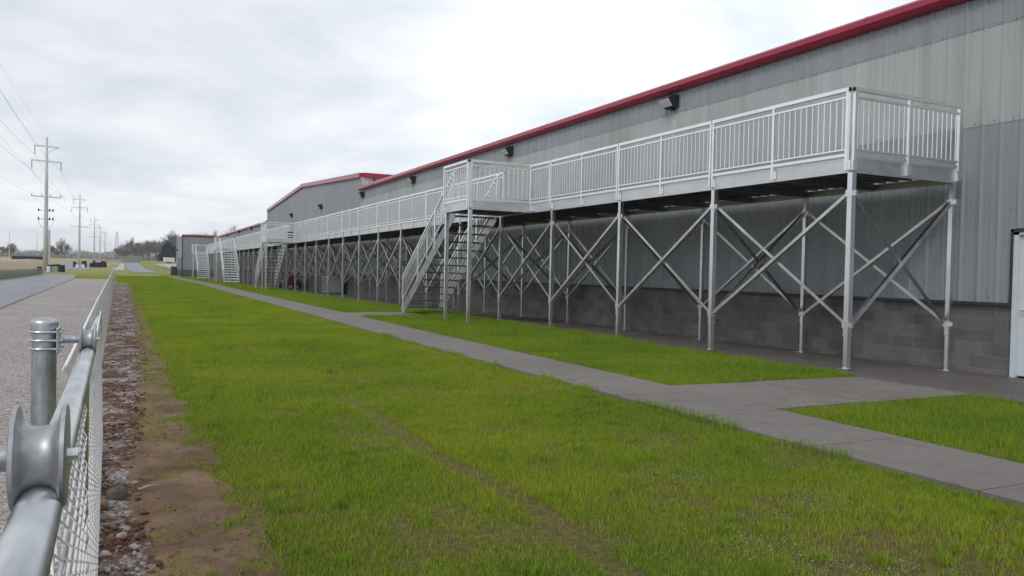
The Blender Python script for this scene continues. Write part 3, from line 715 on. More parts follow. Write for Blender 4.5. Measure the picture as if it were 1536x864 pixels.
mb = MB(); mb.v = [(XW+.05, G0, GE+.2), (XW+26, G0, GE+.2), (XW+.05, GR, GP+.2), (XW+26, GR, GP+.2), (XW+.05, G1, GE+.2), (XW+26, G1, GE+.2)]; mb.f = [(0,1,3,2), (2,3,5,4)]
part('roof', mb, M['roofm'], b2)
mb = MB(); mb.box(XW+.2, XW+26, G0, G1, -.6, 6.6); part('wall_core', mb, M['siding'], b2)
mb = MB(); mb.box(XW-.09, XW-.02, G1-.05, G1+.02, 5.6, 6.66); part('corner_trim', mb, M['trimdark'], b2)

# low building beyond the gable
L0, L1 = 78.5, 128.0
b3 = thing('low_building', 'low grey metal building between the gable building and the far end block', 'building', (XW, L0, 0))
part('block_base', (lambda mb: (mb.box(XW, XW+.2, L0, L1, -.6, .985), mb)[1])(MB()), M['cmu'], b3)
part('lower_siding', ribbed((XW-.03, L0, 0), DY, NX, L1-L0, 1.0, 3.86, 0, ph), M['siding'], b3)
part('fibreglass_band', ribbed((XW-.03, L0, 0), DY, NX, L1-L0, 3.8, 5.05, .006, ph), M['fibre'], b3)
part('upper_siding', ribbed((XW-.03, L0, 0), DY, NX, L1-L0, 5.0, 5.62, .012, ph), M['siding'], b3)
part('eave_gutter', gutter(L0+.02, L1-.02, 5.80), M['red'], b3)
mb = MB(); mb.box(XW+.2, 36, L0+.01, L1, -.6, 5.7); part('wall_core', mb, M['roofm'], b3)
# end block
E0, E1, EX = 128.0, 143.5, 7.62
b4 = thing('end_building', 'grey end block standing forward at the far end with red eave and dark doors', 'building', (EX, E0, -.3))
part('side_siding', ribbed((EX, E0-.03, 0), (1,0,0), (0,-1,0), XW-EX-.05, .75, 5.75, 0, .1), M['siding'], b4)
part('front_siding', ribbed((EX-.03, E0, 0), DY, NX, E1-E0, .75, lambda a: 5.9-.02*a, 0, .1), M['siding'], b4)
mb = MB(); mb.box(EX-.02, XW, E0-.02, E1, -.6, .75); part('block_base', mb, M['cmu_dark'], b4)
mb = MB(); mb.box(EX-.12, XW+14, E0-.15, E0+.1, 5.70, 5.98); part('eave_gutter', mb, M['red'], b4)
mb = MB(); mb.box(EX-.10, EX+.02, E0-.07, E0+.06, -.3, 5.70); part('corner_trim', mb, M['trimdark'], b4)
mb = MB(); mb.box(EX+.04, XW+14, E0+.02, E1, -.6, 5.85); part('wall_core', mb, M['roofm'], b4)
for (ya, yb) in ((129.3, 131.6), (134.8, 137.2)):
    mb = MB(); mb.box(EX-.09, EX+.02, ya, yb, -.3, 2.6); d_ = part('door', mb, M['trimdark'], b4)
mb = MB(); mb.box(EX-.9, EX-.12, 140.5, 143.6, -.35, 1.2); part('entry_screen', mb, M['darkgrey'], b4)

# wall pack lights
def wall_light():
    t_ = thing('wall_light', '', 'wall light')
    mb = MB(); h_ = .235                                    # hood: mounts at x=0, looks towards -X and down
    prof = [(0, .17), (-.20, .17), (-.33, .10), (-.36, .06), (-.335, .05), (-.19, -.13), (-.17, -.17), (0, -.17)]
    n = len(prof); mb.v = [(a, -h_, b) for a, b in prof] + [(a, h_, b) for a, b in prof]
    mb.f = [(i, (i+1) % n, n+(i+1) % n, n+i) for i in range(n)] + [tuple(reversed(range(n))), tuple(range(n, 2*n))]
    hs = build('housing', mb, M['bronze'], t_, bevel=.008)
    mb = MB(); a = [(-.345, .045), (-.205, -.135), (-.225, -.150), (-.37, .025)]
    mb.v = [(p, -h_+.03, q_) for p, q_ in a] + [(p, h_-.03, q_) for p, q_ in a]
    mb.f = [(0,1,2,3), (7,6,5,4), (0,4,5,1), (1,5,6,2), (2,6,7,3), (3,7,4,0)]
    build('lens', mb, M['lens'], t_)
    mb = MB(); mb.box(-.06, 0, -.05, .05, -.23, -.17); build('conduit_box', mb, M['bronze'], t_)
    return t_
lamp0 = wall_light()
spec = [(16.1, 5.60, XW, 'dark wall pack light under the red eave above the nearest railing bays'),
        (25.35, 5.58, XW, 'dark wall pack light under the red eave above the first stair landing'),
        (35.75, 5.58, XW, 'dark wall pack light under the red eave left of the first stair landing'),
        (44.6, 5.58, XW, 'dark wall pack light at the corner where the eave meets the gable wall'),
        (55.3, 5.60, XW, 'dark wall pack light on the gable wall, nearer its right corner'),
        (66.0, 5.60, XW, 'dark wall pack light on the gable wall, nearer its left end'),
        (89.0, 5.48, XW, 'dark wall pack light on the low building, the one closest to the gable building'),
        (99.0, 5.48, XW, 'dark wall pack light on the low building, middle of its three'),
        (111.0, 5.48, XW, 'dark wall pack light on the low building, the one closest to the end block'),
        (139.5, 3.9, EX, 'dark wall pack light over the doors of the far end block')]
for i, (yy, zz, xx, lb) in enumerate(spec):
    o = lamp0 if i == 0 else copy_tree(lamp0)
    o.location = (xx-.055, yy, zz); o.scale = (.88, .88, .88); tag(o, lb, 'wall light', 'wall pack lights along the buildings')

# ------------------------------------------------------------------ elevated walkway
XF, XB, Y0, S, NB = 9.54, 11.86, 8.44, 3.04, 34
YE = Y0+S*NB
ZD, ZF0, ZF1 = 3.10, 2.90, 3.12
ww = thing('elevated_walkway', 'long raised aluminium viewing walkway on braced posts in front of the buildings', 'walkway', (XF, Y0, 0))
inv = Matrix.Translation((XF, Y0, 0)).inverted()
def wpart(name, me_or_mb, m=None, parent=ww, loc=(0,0,0)):
    me = me_or_mb if m is None else me_or_mb.mesh(name, m)
    return link(name, me, parent, loc)
# meshes are in walkway coordinates: X from XF, Y from Y0
WB = XB-XF
def leg_mesh(front):
    mb = MB(); s = .042 if front else .036; lo = .50
    mb.box(-s, s, -s, s, lo, ZF0)
    mb.box(-s+.006, s-.006, -s+.006, s-.006, -.20, lo+.01)
    mb.box(-s-.004, s+.004, -s-.004, s+.004, lo-.012, lo+.012)
    for z in (.66, 2.60): mb.box(-s-.012, s+.012, -s-.012, s+.012, z-.05, z+.05); mb.box(-.02, .02, -s-.05, s+.05, z-.035, z+.035); mb.box(s, s+.05, -.02, .02, z-.035, z+.035) if front else mb.box(-s-.05, -s, -.02, .02, z-.035, z+.035)
    for z in np.arange(-.02, lo-.05, .11):
        mb.tube([(-s+.003, 0, z+.02), (-s+.0, 0, z+.02)], .008, 8)
    return mb.mesh('support_post', M['alu_post'])
def foot_mesh():
    mb = MB(); mb.box(-.10, .10, -.10, .10, -.012, .0); mb.tube([(-.07, -.07, 0), (-.07, -.07, .02)], .01, 6); mb.tube([(.07, .07, 0), (.07, .07, .02)], .01, 6)
    return mb.mesh('base_plate', M['alu_post'])
lf, lb_, bp = leg_mesh(True), leg_mesh(False), foot_mesh()
post_front = []; post_back = []
for i in range(NB+1):
    y = i*S; zf = gz(XF, Y0+y); zb_ = gz(XB, Y0+y)+.024
    a = wpart('support_post', lf, None, ww, (.045, y, 0)); b = wpart('support_post', lb_, None, ww, (WB-.04, y, 0))
    link('base_plate', bp, a, (0, 0, zf+.045)); link('base_plate', bp, b, (0, 0, zb_+.012))
# diagonal braces (L angle)
def angle_mesh(p0, p1, side, nm, w_=.05, mm='alu_brace'):
    mb = MB(); th = .007
    mb.bar(p0, p1, th, w_, side); mb.bar(p0, p1, w_, th, side, ox=w_/2-th/2+.002, oy=w_/2-th/2+.0005)
    return mb.mesh(nm, M[mm])
sx = Vector((1, 0, 0)); sy = Vector((0, 1, 0))
fr = [angle_mesh((.01, .05, 2.59), (.01, S-.05, .66), sx, 'diagonal_brace'), angle_mesh((.075, .05, .66), (.075, S-.05, 2.59), sx, 'diagonal_brace')]
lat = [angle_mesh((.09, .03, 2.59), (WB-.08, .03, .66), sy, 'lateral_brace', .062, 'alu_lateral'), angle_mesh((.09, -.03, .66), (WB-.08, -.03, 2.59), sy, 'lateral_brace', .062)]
cnt = 0; rest = MB()
for i in range(NB):
    for me in fr: wpart('diagonal_brace', me, None, ww, (0, i*S, 0)); cnt += 1
for i in range(NB):
    for k, me in enumerate(fr):
        if cnt < 100: wpart('diagonal_brace', me, None, ww, (WB-.09, i*S, 0)); cnt += 1
        else:
            a = [(.01, .05, 2.59), (.01, S-.05, .66)] if k == 0 else [(.075, .05, .66), (.075, S-.05, 2.59)]
            rest.bar((a[0][0]+WB-.09, a[0][1]+i*S, a[0][2]), (a[1][0]+WB-.09, a[1][1]+i*S, a[1][2]), .05, .05, sx)
o = wpart('rear_bracing', rest, M['alu_brace']); o['kind'] = 'stuff'
for i in range(NB+1):
    for me in lat: wpart('lateral_brace', me, None, ww, (0, i*S, 0))
# deck panels, beams
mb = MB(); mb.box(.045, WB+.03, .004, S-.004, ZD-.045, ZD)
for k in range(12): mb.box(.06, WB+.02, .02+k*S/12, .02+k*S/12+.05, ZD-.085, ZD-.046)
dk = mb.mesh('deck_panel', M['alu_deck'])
def fascia(y0, y1):
    mb = MB(); a, b = y0+.004, y1-.004
    mb.box(0, .008, a, b, ZF0, ZF1); mb.box(.008, .05, a, b, ZF0, ZF0+.010); mb.box(.008, .05, a, b, ZF1-.010, ZF1)
    mb.box(-.004, 0, a, b, ZF0, ZF0+.018); mb.box(-.004, 0, a, b, ZF1-.03, ZF1); return mb
fm = fascia(0, S).mesh('fascia_beam', M['alu_fascia'])
mb = MB(); mb.box(WB, WB+.05, .003, S-.003, ZF0, ZD-.09); bb = mb.mesh('rear_beam', M['alu_fascia'])
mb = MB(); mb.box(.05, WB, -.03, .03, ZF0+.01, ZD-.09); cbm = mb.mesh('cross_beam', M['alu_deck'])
for i in range(NB):
    wpart('deck_panel', dk, None, ww, (0, i*S, 0)); wpart('fascia_beam', fm, None, ww, (0, i*S, 0)); wpart('rear_beam', bb, None, ww, (0, i*S, 0))
    wpart('cross_beam', cbm, None, ww, (0, i*S+.04, 0)); wpart('cross_beam', cbm, None, ww, (0, i*S+S/2, 0))
mb = MB(); mb.box(0.0, WB+.05, -.012, -.004, ZF0, ZF1); mb.box(0, WB+.05, -.016, -.012, ZF0, ZF0+.016); mb.box(0, WB+.05, -.016, -.012, ZF1-.03, ZF1)
wpart('end_beam', mb, M['alu_fascia']); 
mb = MB(); mb.box(0.0, WB+.05, NB*S+.004, NB*S+.012, ZF0, ZF1); wpart('end_beam', mb, M['alu_fascia'])
# railing: panel along +Y (local x = outward offset), re-used turned for the ends
RT = 4.14
def rail_panel(parent, loc, L_, rz=0.0, nb=None, mids=1, posts=(1, 1), cache={}):
    key = (round(L_, 3), nb, mids, posts)
    if key not in cache:
        nb_ = nb if nb else max(2, round(L_/(mids+1)/.117)-1)
        mb = MB(); mb.box(-.018, .018, .02, L_-.02, 3.985, 4.015); mb.box(-.018, .018, .02, L_-.02, 3.225, 3.25); mb.box(-.014, .014, .02, L_-.02, 3.135, 3.18)
        seg = L_/(mids+1)
        for j in range(mids+1):
            for k in range(nb_):
                y = j*seg+seg*(k+1)/(nb_+1); mb.box(-.0085, .0085, y-.0085, y+.0085, 3.25, 3.985)
        pm = mb.mesh('railing_panel', M['alu'])
        mb = MB(); mb.box(-.03, .03, .004, L_-.004, 4.085, RT); tr = mb.mesh('top_rail', M['alu'])
        mb = MB(); mb.box(-.024, .024, -.024, .024, 2.935, 4.085); mb.box(.024, .03, -.045, .045, 2.94, 3.08); po = mb.mesh('railing_post', M['alu'])
        mb = MB(); mb.box(-.028, .028, -.003, .003, 4.087, RT-.002); cp = mb.mesh('end_cap', M['black'])
        cache[key] = (pm, tr, po, cp, seg)
    pm, tr, po, cp, seg = cache[key]
    p = link('railing_panel', pm, parent, loc); p.rotation_euler = (0, 0, rz)
    link('top_rail', tr, p)
    ys_ = [seg*(j+1) for j in range(mids)] + ([.03] if posts[0] else []) + ([L_-.03] if posts[1] else [])
    for y in ys_: link('railing_post', po, p, (0, y, 0))
    link('end_cap', cp, p, (0, .0, 0)); link('end_cap', cp, p, (0, L_, 0))
    return p
# landings: (near Y, far Y, stair direction)
LAND = [(18.6, 20.3, 1), (50.9, 52.6, 1), (80.6, 82.3, -1), (109.4, 111.1, -1)]
XR = -.035
for i in range(NB):
    a, b = i*S, (i+1)*S; segs = [(a, b)]
    for (l0, l1, d_) in LAND:
        l0, l1 = l0-Y0, l1-Y0; ns = []
        for (p, q_) in segs:
            if l1 <= p or l0 >= q_: ns.append((p, q_))
            else:
                if l0 > p: ns.append((p, l0))
                if l1 < q_: ns.append((l1, q_))
        segs = ns
    for p, q_ in segs:
        if q_-p > .2: rail_panel(ww, (XR, p+.005, 0), q_-p-.01, 0, 12 if q_-p > 3 else None, 1 if q_-p > 1.6 else 0)
# railing across the near and far ends: panel along +X
rail_panel(ww, (.0, -.035, 0), WB+.06, -math.pi/2, 10, 1)
ww.children[-1].scale = (1, 1, 1)
rail_panel(ww, (.0, NB*S+.035, 0), WB+.06, -math.pi/2, 10, 1)

# ------------------------------------------------------------------ staircases with landings
LX0, LX1 = 7.75, 9.54
def staircase(l0, l1, d_, label):
    ymid = l0 if d_ > 0 else l1
    t_ = thing('metal_staircase', label, 'staircase', (LX0, l0, gz(8.5, l0)), 0, 'staircases up to the walkway')
    iv = Matrix.Translation(t_.location).inverted()
    def sp(name, mb, m, par=None):
        o = build(name, mb, m); o.parent = par or t_
        if par is None: o.matrix_parent_inverse = iv
        return o
    g0 = gz(8.4, l0)
    W_ = LX1-LX0
    # landing deck and edge channels
    mb = MB(); mb.box(LX0+.01, LX1-.02, l0+.01, l1-.01, ZD-.05, ZD-.002); 
    for k in range(4): mb.box(LX0+.02, LX1-.03, l0+.2+k*.4, l0+.25+k*.4, ZF0+.02, ZD-.052)
    sp('landing_deck', mb, M['alu_deck'])
    mb = MB(); mb.box(LX0-.004, LX0+.008, l0-.004, l1+.004, ZF0, ZF1); sp('edge_channel', mb, M['alu_fascia'])
    for yy in (l0, l1):
        mb = MB(); mb.box(LX0+.009, LX1-.012, yy-.006, yy+.006, ZF0, ZF1-.003); sp('edge_channel', mb, M['alu_fascia'])
    for yy in (l0+.05, l1-.05):
        mb = MB(); mb.box(LX0+.012, LX0+.098, yy-.043, yy+.043, .5, ZF0-.001); mb.box(LX0+.018, LX0+.092, yy-.037, yy+.037, g0-.2, .5)
        sp('support_post', mb, M['alu_post'])
    # landing railings: front, and the side away from the flight
    p = rail_panel(t_, (0, 0, 0), l1-l0, 0, 12, 0); p.parent = t_; p.matrix_parent_inverse = iv; p.location = (LX0-.035, l0, 0)
    yy = l0-.035 if d_ > 0 else l1+.035
    p = rail_panel(t_, (0, 0, 0), W_-.05, -math.pi/2, 12, 0); p.matrix_parent_inverse = iv; p.location = (LX0, yy, 0)
    # flight
    x0, x1 = 8.05, 9.30; ytop = l1 if d_ > 0 else l0; run = 4.55; zt = ZD; zb_ = gz(8.5, ytop+d_*run)
    nst = 14; rise = (zt-zb_)/nst; tr_ = run/nst
    top = Vector((0, ytop, zt-.02)); bot = Vector((0, ytop+d_*run, zb_+.06))
    dv_ = (bot-top).normalized()
    for xx in (x0, x1):
        mb = MB()
        th = .007
        a = top+Vector((xx, 0, .05)); b = bot+Vector((xx, 0, 0))
        up = Vector((0, -dv_.z*d_*1.0, abs(dv_.y))); 
        mb.add([a+Vector((-th, 0, .02)), a+Vector((th, 0, .02)), b+Vector((th, d_*.02, .10)), b+Vector((-th, d_*.02, .10)),
                a+Vector((-th, 0, -.36)), a+Vector((th, 0, -.36)), b+Vector((th, -d_*.28, -.07)), b+Vector((-th, -d_*.28, -.07))],
               [(0,1,2,3),(4,7,6,5),(0,4,5,1),(2,6,7,3),(1,5,6,2),(0,3,7,4)])
        sgn = -1 if xx == x0 else 1
        for o1, o2 in ((0, .02), (-.36, -.34)):
            pass
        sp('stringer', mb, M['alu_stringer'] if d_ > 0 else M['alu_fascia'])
    for k in range(1, nst):
        yy = ytop+d_*tr_*k; zz = zt-rise*k
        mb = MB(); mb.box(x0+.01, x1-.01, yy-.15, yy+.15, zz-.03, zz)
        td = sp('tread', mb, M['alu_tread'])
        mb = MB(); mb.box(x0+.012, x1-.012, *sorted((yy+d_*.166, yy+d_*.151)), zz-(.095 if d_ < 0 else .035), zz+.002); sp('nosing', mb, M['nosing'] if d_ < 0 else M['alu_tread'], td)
    # stair railings
    for xx in (x0-.03, x1+.03):
        slope = (bot.z-top.z)/(bot.y-top.y)
        zl = lambda y_, o_: top.z+slope*(y_-ytop)+o_
        mb = MB(); ya, yb = ytop+d_*.03, ytop+d_*(run-.25)
        for o_, hh in ((.86, .03), (.22, .025)):
            mb.bar((xx, ya, zl(ya, o_)), (xx, yb, zl(yb, o_)), .03, hh, sx)
        nbal = 34
        for k in range(1, nbal):
            y_ = ya+(yb-ya)*k/nbal; mb.box(xx-.0085, xx+.0085, y_-.0085, y_+.0085, zl(y_, .22), zl(y_, .86))
        pn = sp('stair_railing', mb, M['alu'])
        mb = MB(); mb.bar((xx, ya, zl(ya, .98)), (xx, yb, zl(yb, .98)), .05, .05, sx); sp('handrail', mb, M['alu'], pn)
        for y_ in (ya+d_*.02, (ya*2+yb)/3, (ya+yb*2)/3, yb-d_*.02):
            mb = MB(); mb.box(xx-.024, xx+.024, y_-.024, y_+.024, max(zl(y_, -.12), zb_+.03) if y_ != yb-d_*.02 else zb_-.05, zl(y_, .95)); sp('railing_post', mb, M['alu'], pn)
    return t_
labs = ['aluminium staircase with landing nearest the camera, descending away from it to the branch path',
        'aluminium staircase descending away, its landing in front of the gable building',
        'aluminium staircase descending towards the camera, the wider looking one, beside the low building',
        'aluminium staircase descending towards the camera nearest the far end block']
for (l0, l1, d_), lb in zip(LAND, labs): staircase(l0, l1, d_, lb)
mb = MB(); mb.box(9.02, 9.42, 50.84, 50.85, 3.16, 3.60); sg = build('banner', mb, M['white']); tag(sg, 'small white and dark blue striped banner on the rail of the second landing', 'banner')
mb = MB()
for z0, z1 in ((3.50, 3.585), (3.34, 3.41), (3.20, 3.27)): mb.box(9.04, 9.40, 50.834, 50.839, z0, z1)
build('stripes', mb, M['blue'], sg)

# things standing under the walkway
ac = thing('air_conditioner', 'dark grey louvred air conditioning unit under the walkway by the block wall', 'air conditioner', (11.3, 48.6, gz(11.3, 48.6)+.024))
mb = MB(); mb.box(-.45, .45, -.7, .7, .08, 1.05); build('casing', mb, M['boxgrey'], ac)
mb = MB()
for k in range(12): mb.box(-.47, -.452, -.62, .62, .16+k*.07, .19+k*.07)
build('louvres', mb, M['darkgrey'], ac)
mb = MB(); mb.box(-.5, .5, -.8, .8, 0, .08); build('pad', mb, M['darkgrey'], ac)
cart = thing('equipment_cart', 'low dark red cart parked under the walkway near the second staircase', 'cart', (11.0, 60.5, gz(11, 60.5)+.024))
mb = MB(); mb.box(-.5, .5, -1.7, 1.7, .25, .62); mb.box(-.35, .35, -1.2, -.2, .62, .98); build('body', mb, M['maroon'], cart, bevel=.05)
for a, b in ((-.5, -1.2), (.5, -1.2), (-.5, 1.2), (.5, 1.2)):
    mb = MB(); mb.lathe([(.1, -.08), (.24, -.08), (.26, 0), (.24, .08), (.1, .08)], (a, b, .26), 'X', 16); build('wheel', mb, M['rubber'], cart)
mt = thing('utility_meter', 'pale grey utility box with conduits on the wall behind the first staircase', 'utility box', (XW-.03, 36.6, 0))
mb = MB(); mb.box(-.30, -.035, -.55, .55, 1.75, 2.45); build('cabinet', mb, M['boxgrey'], mt, bevel=.01)
mb = MB(); mb.tube([(-.12, .3, 1.76), (-.12, .3, .0)], .04, 8); mb.tube([(-.12, -.3, 2.4), (-.12, -.3, 3.2), (-.12, .9, 3.2)], .035, 8); build('conduit', mb, M['galv'], mt)
mb = MB(); mb.box(-.22, -.035, -.9, -.6, 1.15, 1.7); build('switch_box', mb, M['darkgrey'], mt)

# ------------------------------------------------------------------ chain link fence and sliding gate
def chainlink(y0, y1, xf, zlo, zhi, p=0.071, r=0.0019, ns=3, knuckle=True, lean=0.0):
    """zigzag wires, each one diamond wide, woven with its neighbours"""
    n = int((y1-y0)/p); hz = p/2; V = []; F = []
    ang = [2*math.pi*k/ns for k in range(ns)]
    for i in range(n):
        yc = y0+p*(i+.5); zl = zlo(yc); zh = zhi(yc); m_ = int((zh-zl)/hz)
        pts = []
        for j in range(m_+1):
            s = 1 if (j+i*0) % 2 else -1
            z = zh-j*hz*(1 if j else 1); xx = xf(yc)+lean*(z-zl)
            pts.append((xx+s*.003, yc+s*p*.52, z))
        if knuckle:
            x_, y_, z_ = pts[0]; pts = [(x_+.004, y_-p*.50, z_-.020), (x_+.003, y_-p*.42, z_-.003), (x_+.001, y_-p*.22, z_+.004)] + pts
        pts = np.array(pts); o = len(V)*0
        d = np.gradient(pts, axis=0); d /= np.linalg.norm(d, axis=1)[:, None]+1e-9
        a = np.cross(d, np.array([1., 0, 0])); a /= np.linalg.norm(a, axis=1)[:, None]+1e-9; b = np.cross(d, a)
        ring = np.stack([pts+r*(math.cos(t_)*a+math.sin(t_)*b) for t_ in ang], 1)
        V.append(ring.reshape(-1, 3)); q_ = len(pts)
        k0 = np.arange(q_-1)[:, None]*ns; kk = np.arange(ns)[None]
        F.append(np.stack([k0+kk, k0+(kk+1) % ns, k0+ns+(kk+1) % ns, k0+ns+kk], -1).reshape(-1, 4))
    off = np.cumsum([0]+[len(v) for v in V[:-1]])
    return np.concatenate(V), np.concatenate([f_+o_ for f_, o_ in zip(F, off)])
ga = lambda y: -0.0165*y                                   # gate line direction
rz_ = lambda y: 1.078-.0265*y                               # its top rail sags a little away from the camera
gate = thing('sliding_gate', 'galvanised sliding gate with round top rail and chain-link mesh, nearest the camera', 'gate', (-.063, 0, 0))
mb = MB(); mb.tube([(-.063+ga(y), y, rz_(y)) for y in (-1.2, 6.6)], .0225, 24); o = part('top_rail', mb, M['galv'], gate); o.data.shade_smooth()
V, F = chainlink(0.12, 6.6, lambda y: -.028+ga(y), lambda y: gz(0, y)+.05, lambda y: 1.006-.006*y, .066, .0019, 5, True, -.021)
o = np_mesh('chain_link_mesh', V, F, M['wire']); o.parent = gate; o.matrix_parent_inverse = Matrix.Translation(gate.location).inverted()
mb = MB(); mb.tube([(-.047+ga(y), y, .07+gz(0, y)) for y in (-1.2, 6.6)], .015, 12); part('bottom_rail', mb, M['galv'], gate)
for y in (-1.2, 2.2, 6.6):
    mb = MB(); mb.tube([(-.063+ga(y), y, .1), (-.063+ga(y), y, rz_(y))], .024, 12); part('upright', mb, M['galv'], gate)
fence = thing('chain_link_fence', 'long waist-high galvanised chain-link fence running beside the gravel shoulder', 'fence', (fl(3.2), 3.2, 0))
def fz(y): return gz(0, y)+float(np.interp(y, [3, 8, 20, 60], [.945, .99, 1.04, 1.16]))
V, F = chainlink(3.27, 64, lambda y: fl(y)+.012, lambda y: gz(0, y)+.03, fz, .071, .0024, 3)
o = np_mesh('chain_link_mesh', V, F, M['wire']); fiv = Matrix.Translation(fence.location).inverted(); o.parent = fence; o.matrix_parent_inverse = fiv
mb = MB(); mb.tube([(fl(y), y, fz(y)-.02) for y in np.arange(3.3, 64.1, 2)], .0035, 6); part('tension_wire', mb, M['wire'], fence)
PX = -.25
def gate_post(x, y, h_, thinglbl=None):
    mb = MB(); mb.tube([(x, y, -.3), (x, y, h_)], .0385, 32); p = part('post', mb, M['galv_post'], fence); p.data.shade_smooth()
    p.modifiers.new('edge', 'EDGE_SPLIT').split_angle = R(40)
    mb = MB(); mb.lathe([(.0425, h_-.030), (.0430, h_-.004), (.0415, h_+.003), (.034, h_+.010), (.019, h_+.015), (.002, h_+.017)], (x, y, 0), 'Z', 32)
    o_ = build('post_cap', mb, M['galv_post'], p); o_.data.shade_smooth(); o_.modifiers.new('edge', 'EDGE_SPLIT').split_angle = R(50)
    for zb_, hh in ((h_-.30, .012), (h_-.37, .012)):
        mb = MB(); mb.lathe([(.0388, zb_-hh), (.0402, zb_-hh), (.0402, zb_+hh), (.0388, zb_+hh)], (x, y, 0), 'Z', 32); build('tension_band', mb, M['galv_post'], p)
    return p
def roller(yw, zw, post, px):
    xw = -.063+ga(yw)
    prof = [(.008, -.0255), (.0530, -.0255), (.0548, -.0245), (.0545, -.0205), (.0505, -.0190), (.0400, -.0165), (.0335, -.0100), (.0315, 0), (.0335, .0100), (.0400, .0165), (.0505, .0190), (.0545, .0205), (.0548, .0245), (.0530, .0255), (.008, .0255)]
    mb = MB(); mb.lathe(prof, (xw, yw, zw), 'X', 48); w_ = build('roller', mb, M['cast'], post); w_.data.shade_smooth(); w_.modifiers.new('edge', 'EDGE_SPLIT').split_angle = R(45)
    mb = MB(); mb.tube([(px+.05, yw, zw), (xw-.0255, yw, zw)], .0135, 20); a = build('axle_arm', mb, M['galv_post'], post); a.data.shade_smooth(); a.modifiers.new('edge', 'EDGE_SPLIT').split_angle = R(40)
    mb = MB(); mb.tube([(xw+.0255, yw, zw), (xw+.036, yw, zw)], .0070, 12); build('bolt', mb, M['alu_post'], post)
    # U-bolts and clamp plate
    mb = MB()
    for dz in (-.029, 0, .029):
        pts = [(px+.058, yw-.044, zw+dz)] + [(px+.044*math.cos(t_), yw+.044*math.sin(t_), zw+dz) for t_ in np.linspace(-math.pi/2, -3*math.pi/2, 14)] + [(px+.058, yw+.044, zw+dz)]
        mb.tube(pts, .0048, 8)
    build('u_bolt', mb, M['galv_post'], post)
    mb = MB(); mb.box(px+.039, px+.048, yw-.056, yw+.056, zw-.045, zw+.045); build('clamp_plate', mb, M['galv_post'], post, bevel=.004)
p2 = gate_post(PX, 3.2, 1.105); roller(3.2, 1.043, p2, PX)
p1 = gate_post(-.25, 0.985, 1.17); roller(0.985, 1.103, p1, -.25)
for y in list(np.arange(6.2, 64, 3.0)) + [64.0]:
    x = fl(y)-(.016 if y < 63.5 else 0); g0 = gz(0, y); mb = MB(); r_ = .022 if y < 63.5 else .05; mb.tube([(x, y, g0-.2), (x, y, fz(y)-(.05 if y < 63.5 else -.1))], r_, 12); part('post', mb, M['galv_post'] if y < 63 else M['white'], fence)

# ------------------------------------------------------------------ low fence on the left of the track
lfn = thing('low_fence', 'low grey barrier fence with pale posts along the far side of the asphalt track', 'fence', (-8.9, 60, 0)); li = Matrix.Translation(lfn.location).inverted()
lx = lambda y: -8.55-.0205*(y-50)
mb = MB()
for y in np.arange(52, 128, 2.0):
    m_ = MB(); m_.box(lx(y)-.02, lx(y)+.045, y-.03, y+.03, gy(y)-.1, gy(y)+.90); part('post', m_, M['boxgrey'], lfn)
ys = list(np.arange(52, 127, 2.0))
for i in range(len(ys)-1):
    a, b = ys[i], ys[i+1]
    for z in np.arange(.08, .82, .055): mb.bar((lx(a)-.06, a, gy(a)+z), (lx(b)-.06, b, gy(b)+z), .02, .034, sx)
part('wire_panel', mb, simple('weathered_wire', (0.14, 0.145, 0.15), 0.7), lfn)

# ------------------------------------------------------------------ power line
def power_pole(first):
    t_ = thing('power_pole', '', 'power pole')
    mb = MB(); mb.tube([(0, 0, -.5), (0, 0, 8), (0, 0, 16), (0, 0, 24.5)], [.42, .36, .28, .17], 14); o_ = build('pole', mb, M['polem'], t_); o_.data.shade_smooth()
    def arm(z, xl, xr, r_=.09):
        mb = MB(); mb.bar((xl, 0, z+.02), (xr, 0, z-.12), r_*1.6, r_*2, sy); return build('crossarm', mb, M['polem'], t_)
    a1 = arm(22.9, -2.0, 2.0); mb = MB(); mb.tube([(.15, 0, 21.7), (1.7, 0, 22.75)], .05, 6); build('brace', mb, M['polem'], a1)
    a2 = arm(20.2, -2.5, 2.45); a3 = arm(13.7, -2.4, 2.4)
    def ins(par, x, z, l_):
        mb = MB(); pr = []
        n = 7
        for k in range(n): pr += [(.045, -l_*k/n), (.11, -l_*(k+.45)/n), (.045, -l_*(k+.9)/n)]
        mb.lathe(pr, (x, 0, z), 'Z', 8); build('insulator', mb, M['insul'], par)
    ins(a1, -1.9, 22.85, 1.5); ins(a2, -2.35, 20.1, 1.5); ins(a2, 2.3, 20.0, 1.5)
    for x in (-2.3, -.7, .7, 2.3):
        mb = MB(); mb.lathe([(.05, 0), (.10, .1), (.05, .2), (.10, .28), (.04, .38)], (x, 0, 13.75), 'Z', 8); build('insulator', mb, M['insul'], a3)
    if first:
        for z in (11.2, 9.6):
            a = arm(z, -1.25, 1.2, .07)
            for x in (-1.2, .55, 1.1):
                mb = MB(); mb.lathe([(.06, -.25), (.13, -.1), (.13, .15), (.06, .3)], (x, 0, z), 'Z', 8); build('cutout', mb, M['bronze'], a)
        mb = MB(); mb.tube([(.62, -.1, -.3), (.55, 0, 7.6)], [.22, .16], 10); build('riser_pipe', mb, M['polem'], t_)
        for s in (-1, 1):
            mb = MB(); mb.tube([(1.15*s, 0, 9.5), (1.15*s, 0, 8.9), (.75*s, 0, 8.1), (.2, 0, 7.6)], .035, 6); build('jumper_cable', mb, M['cable'], t_)
    return t_
poles = [(-12.5, 40, 0, 0), (-13.2, 169.7, -.22, 1), (-14.0, 305.6, 0, 0), (-15.0, 479.5, 2.0, 0), (-15.3, 596, 2.6, 0), (-14.6, 704, 3.2, 0)]
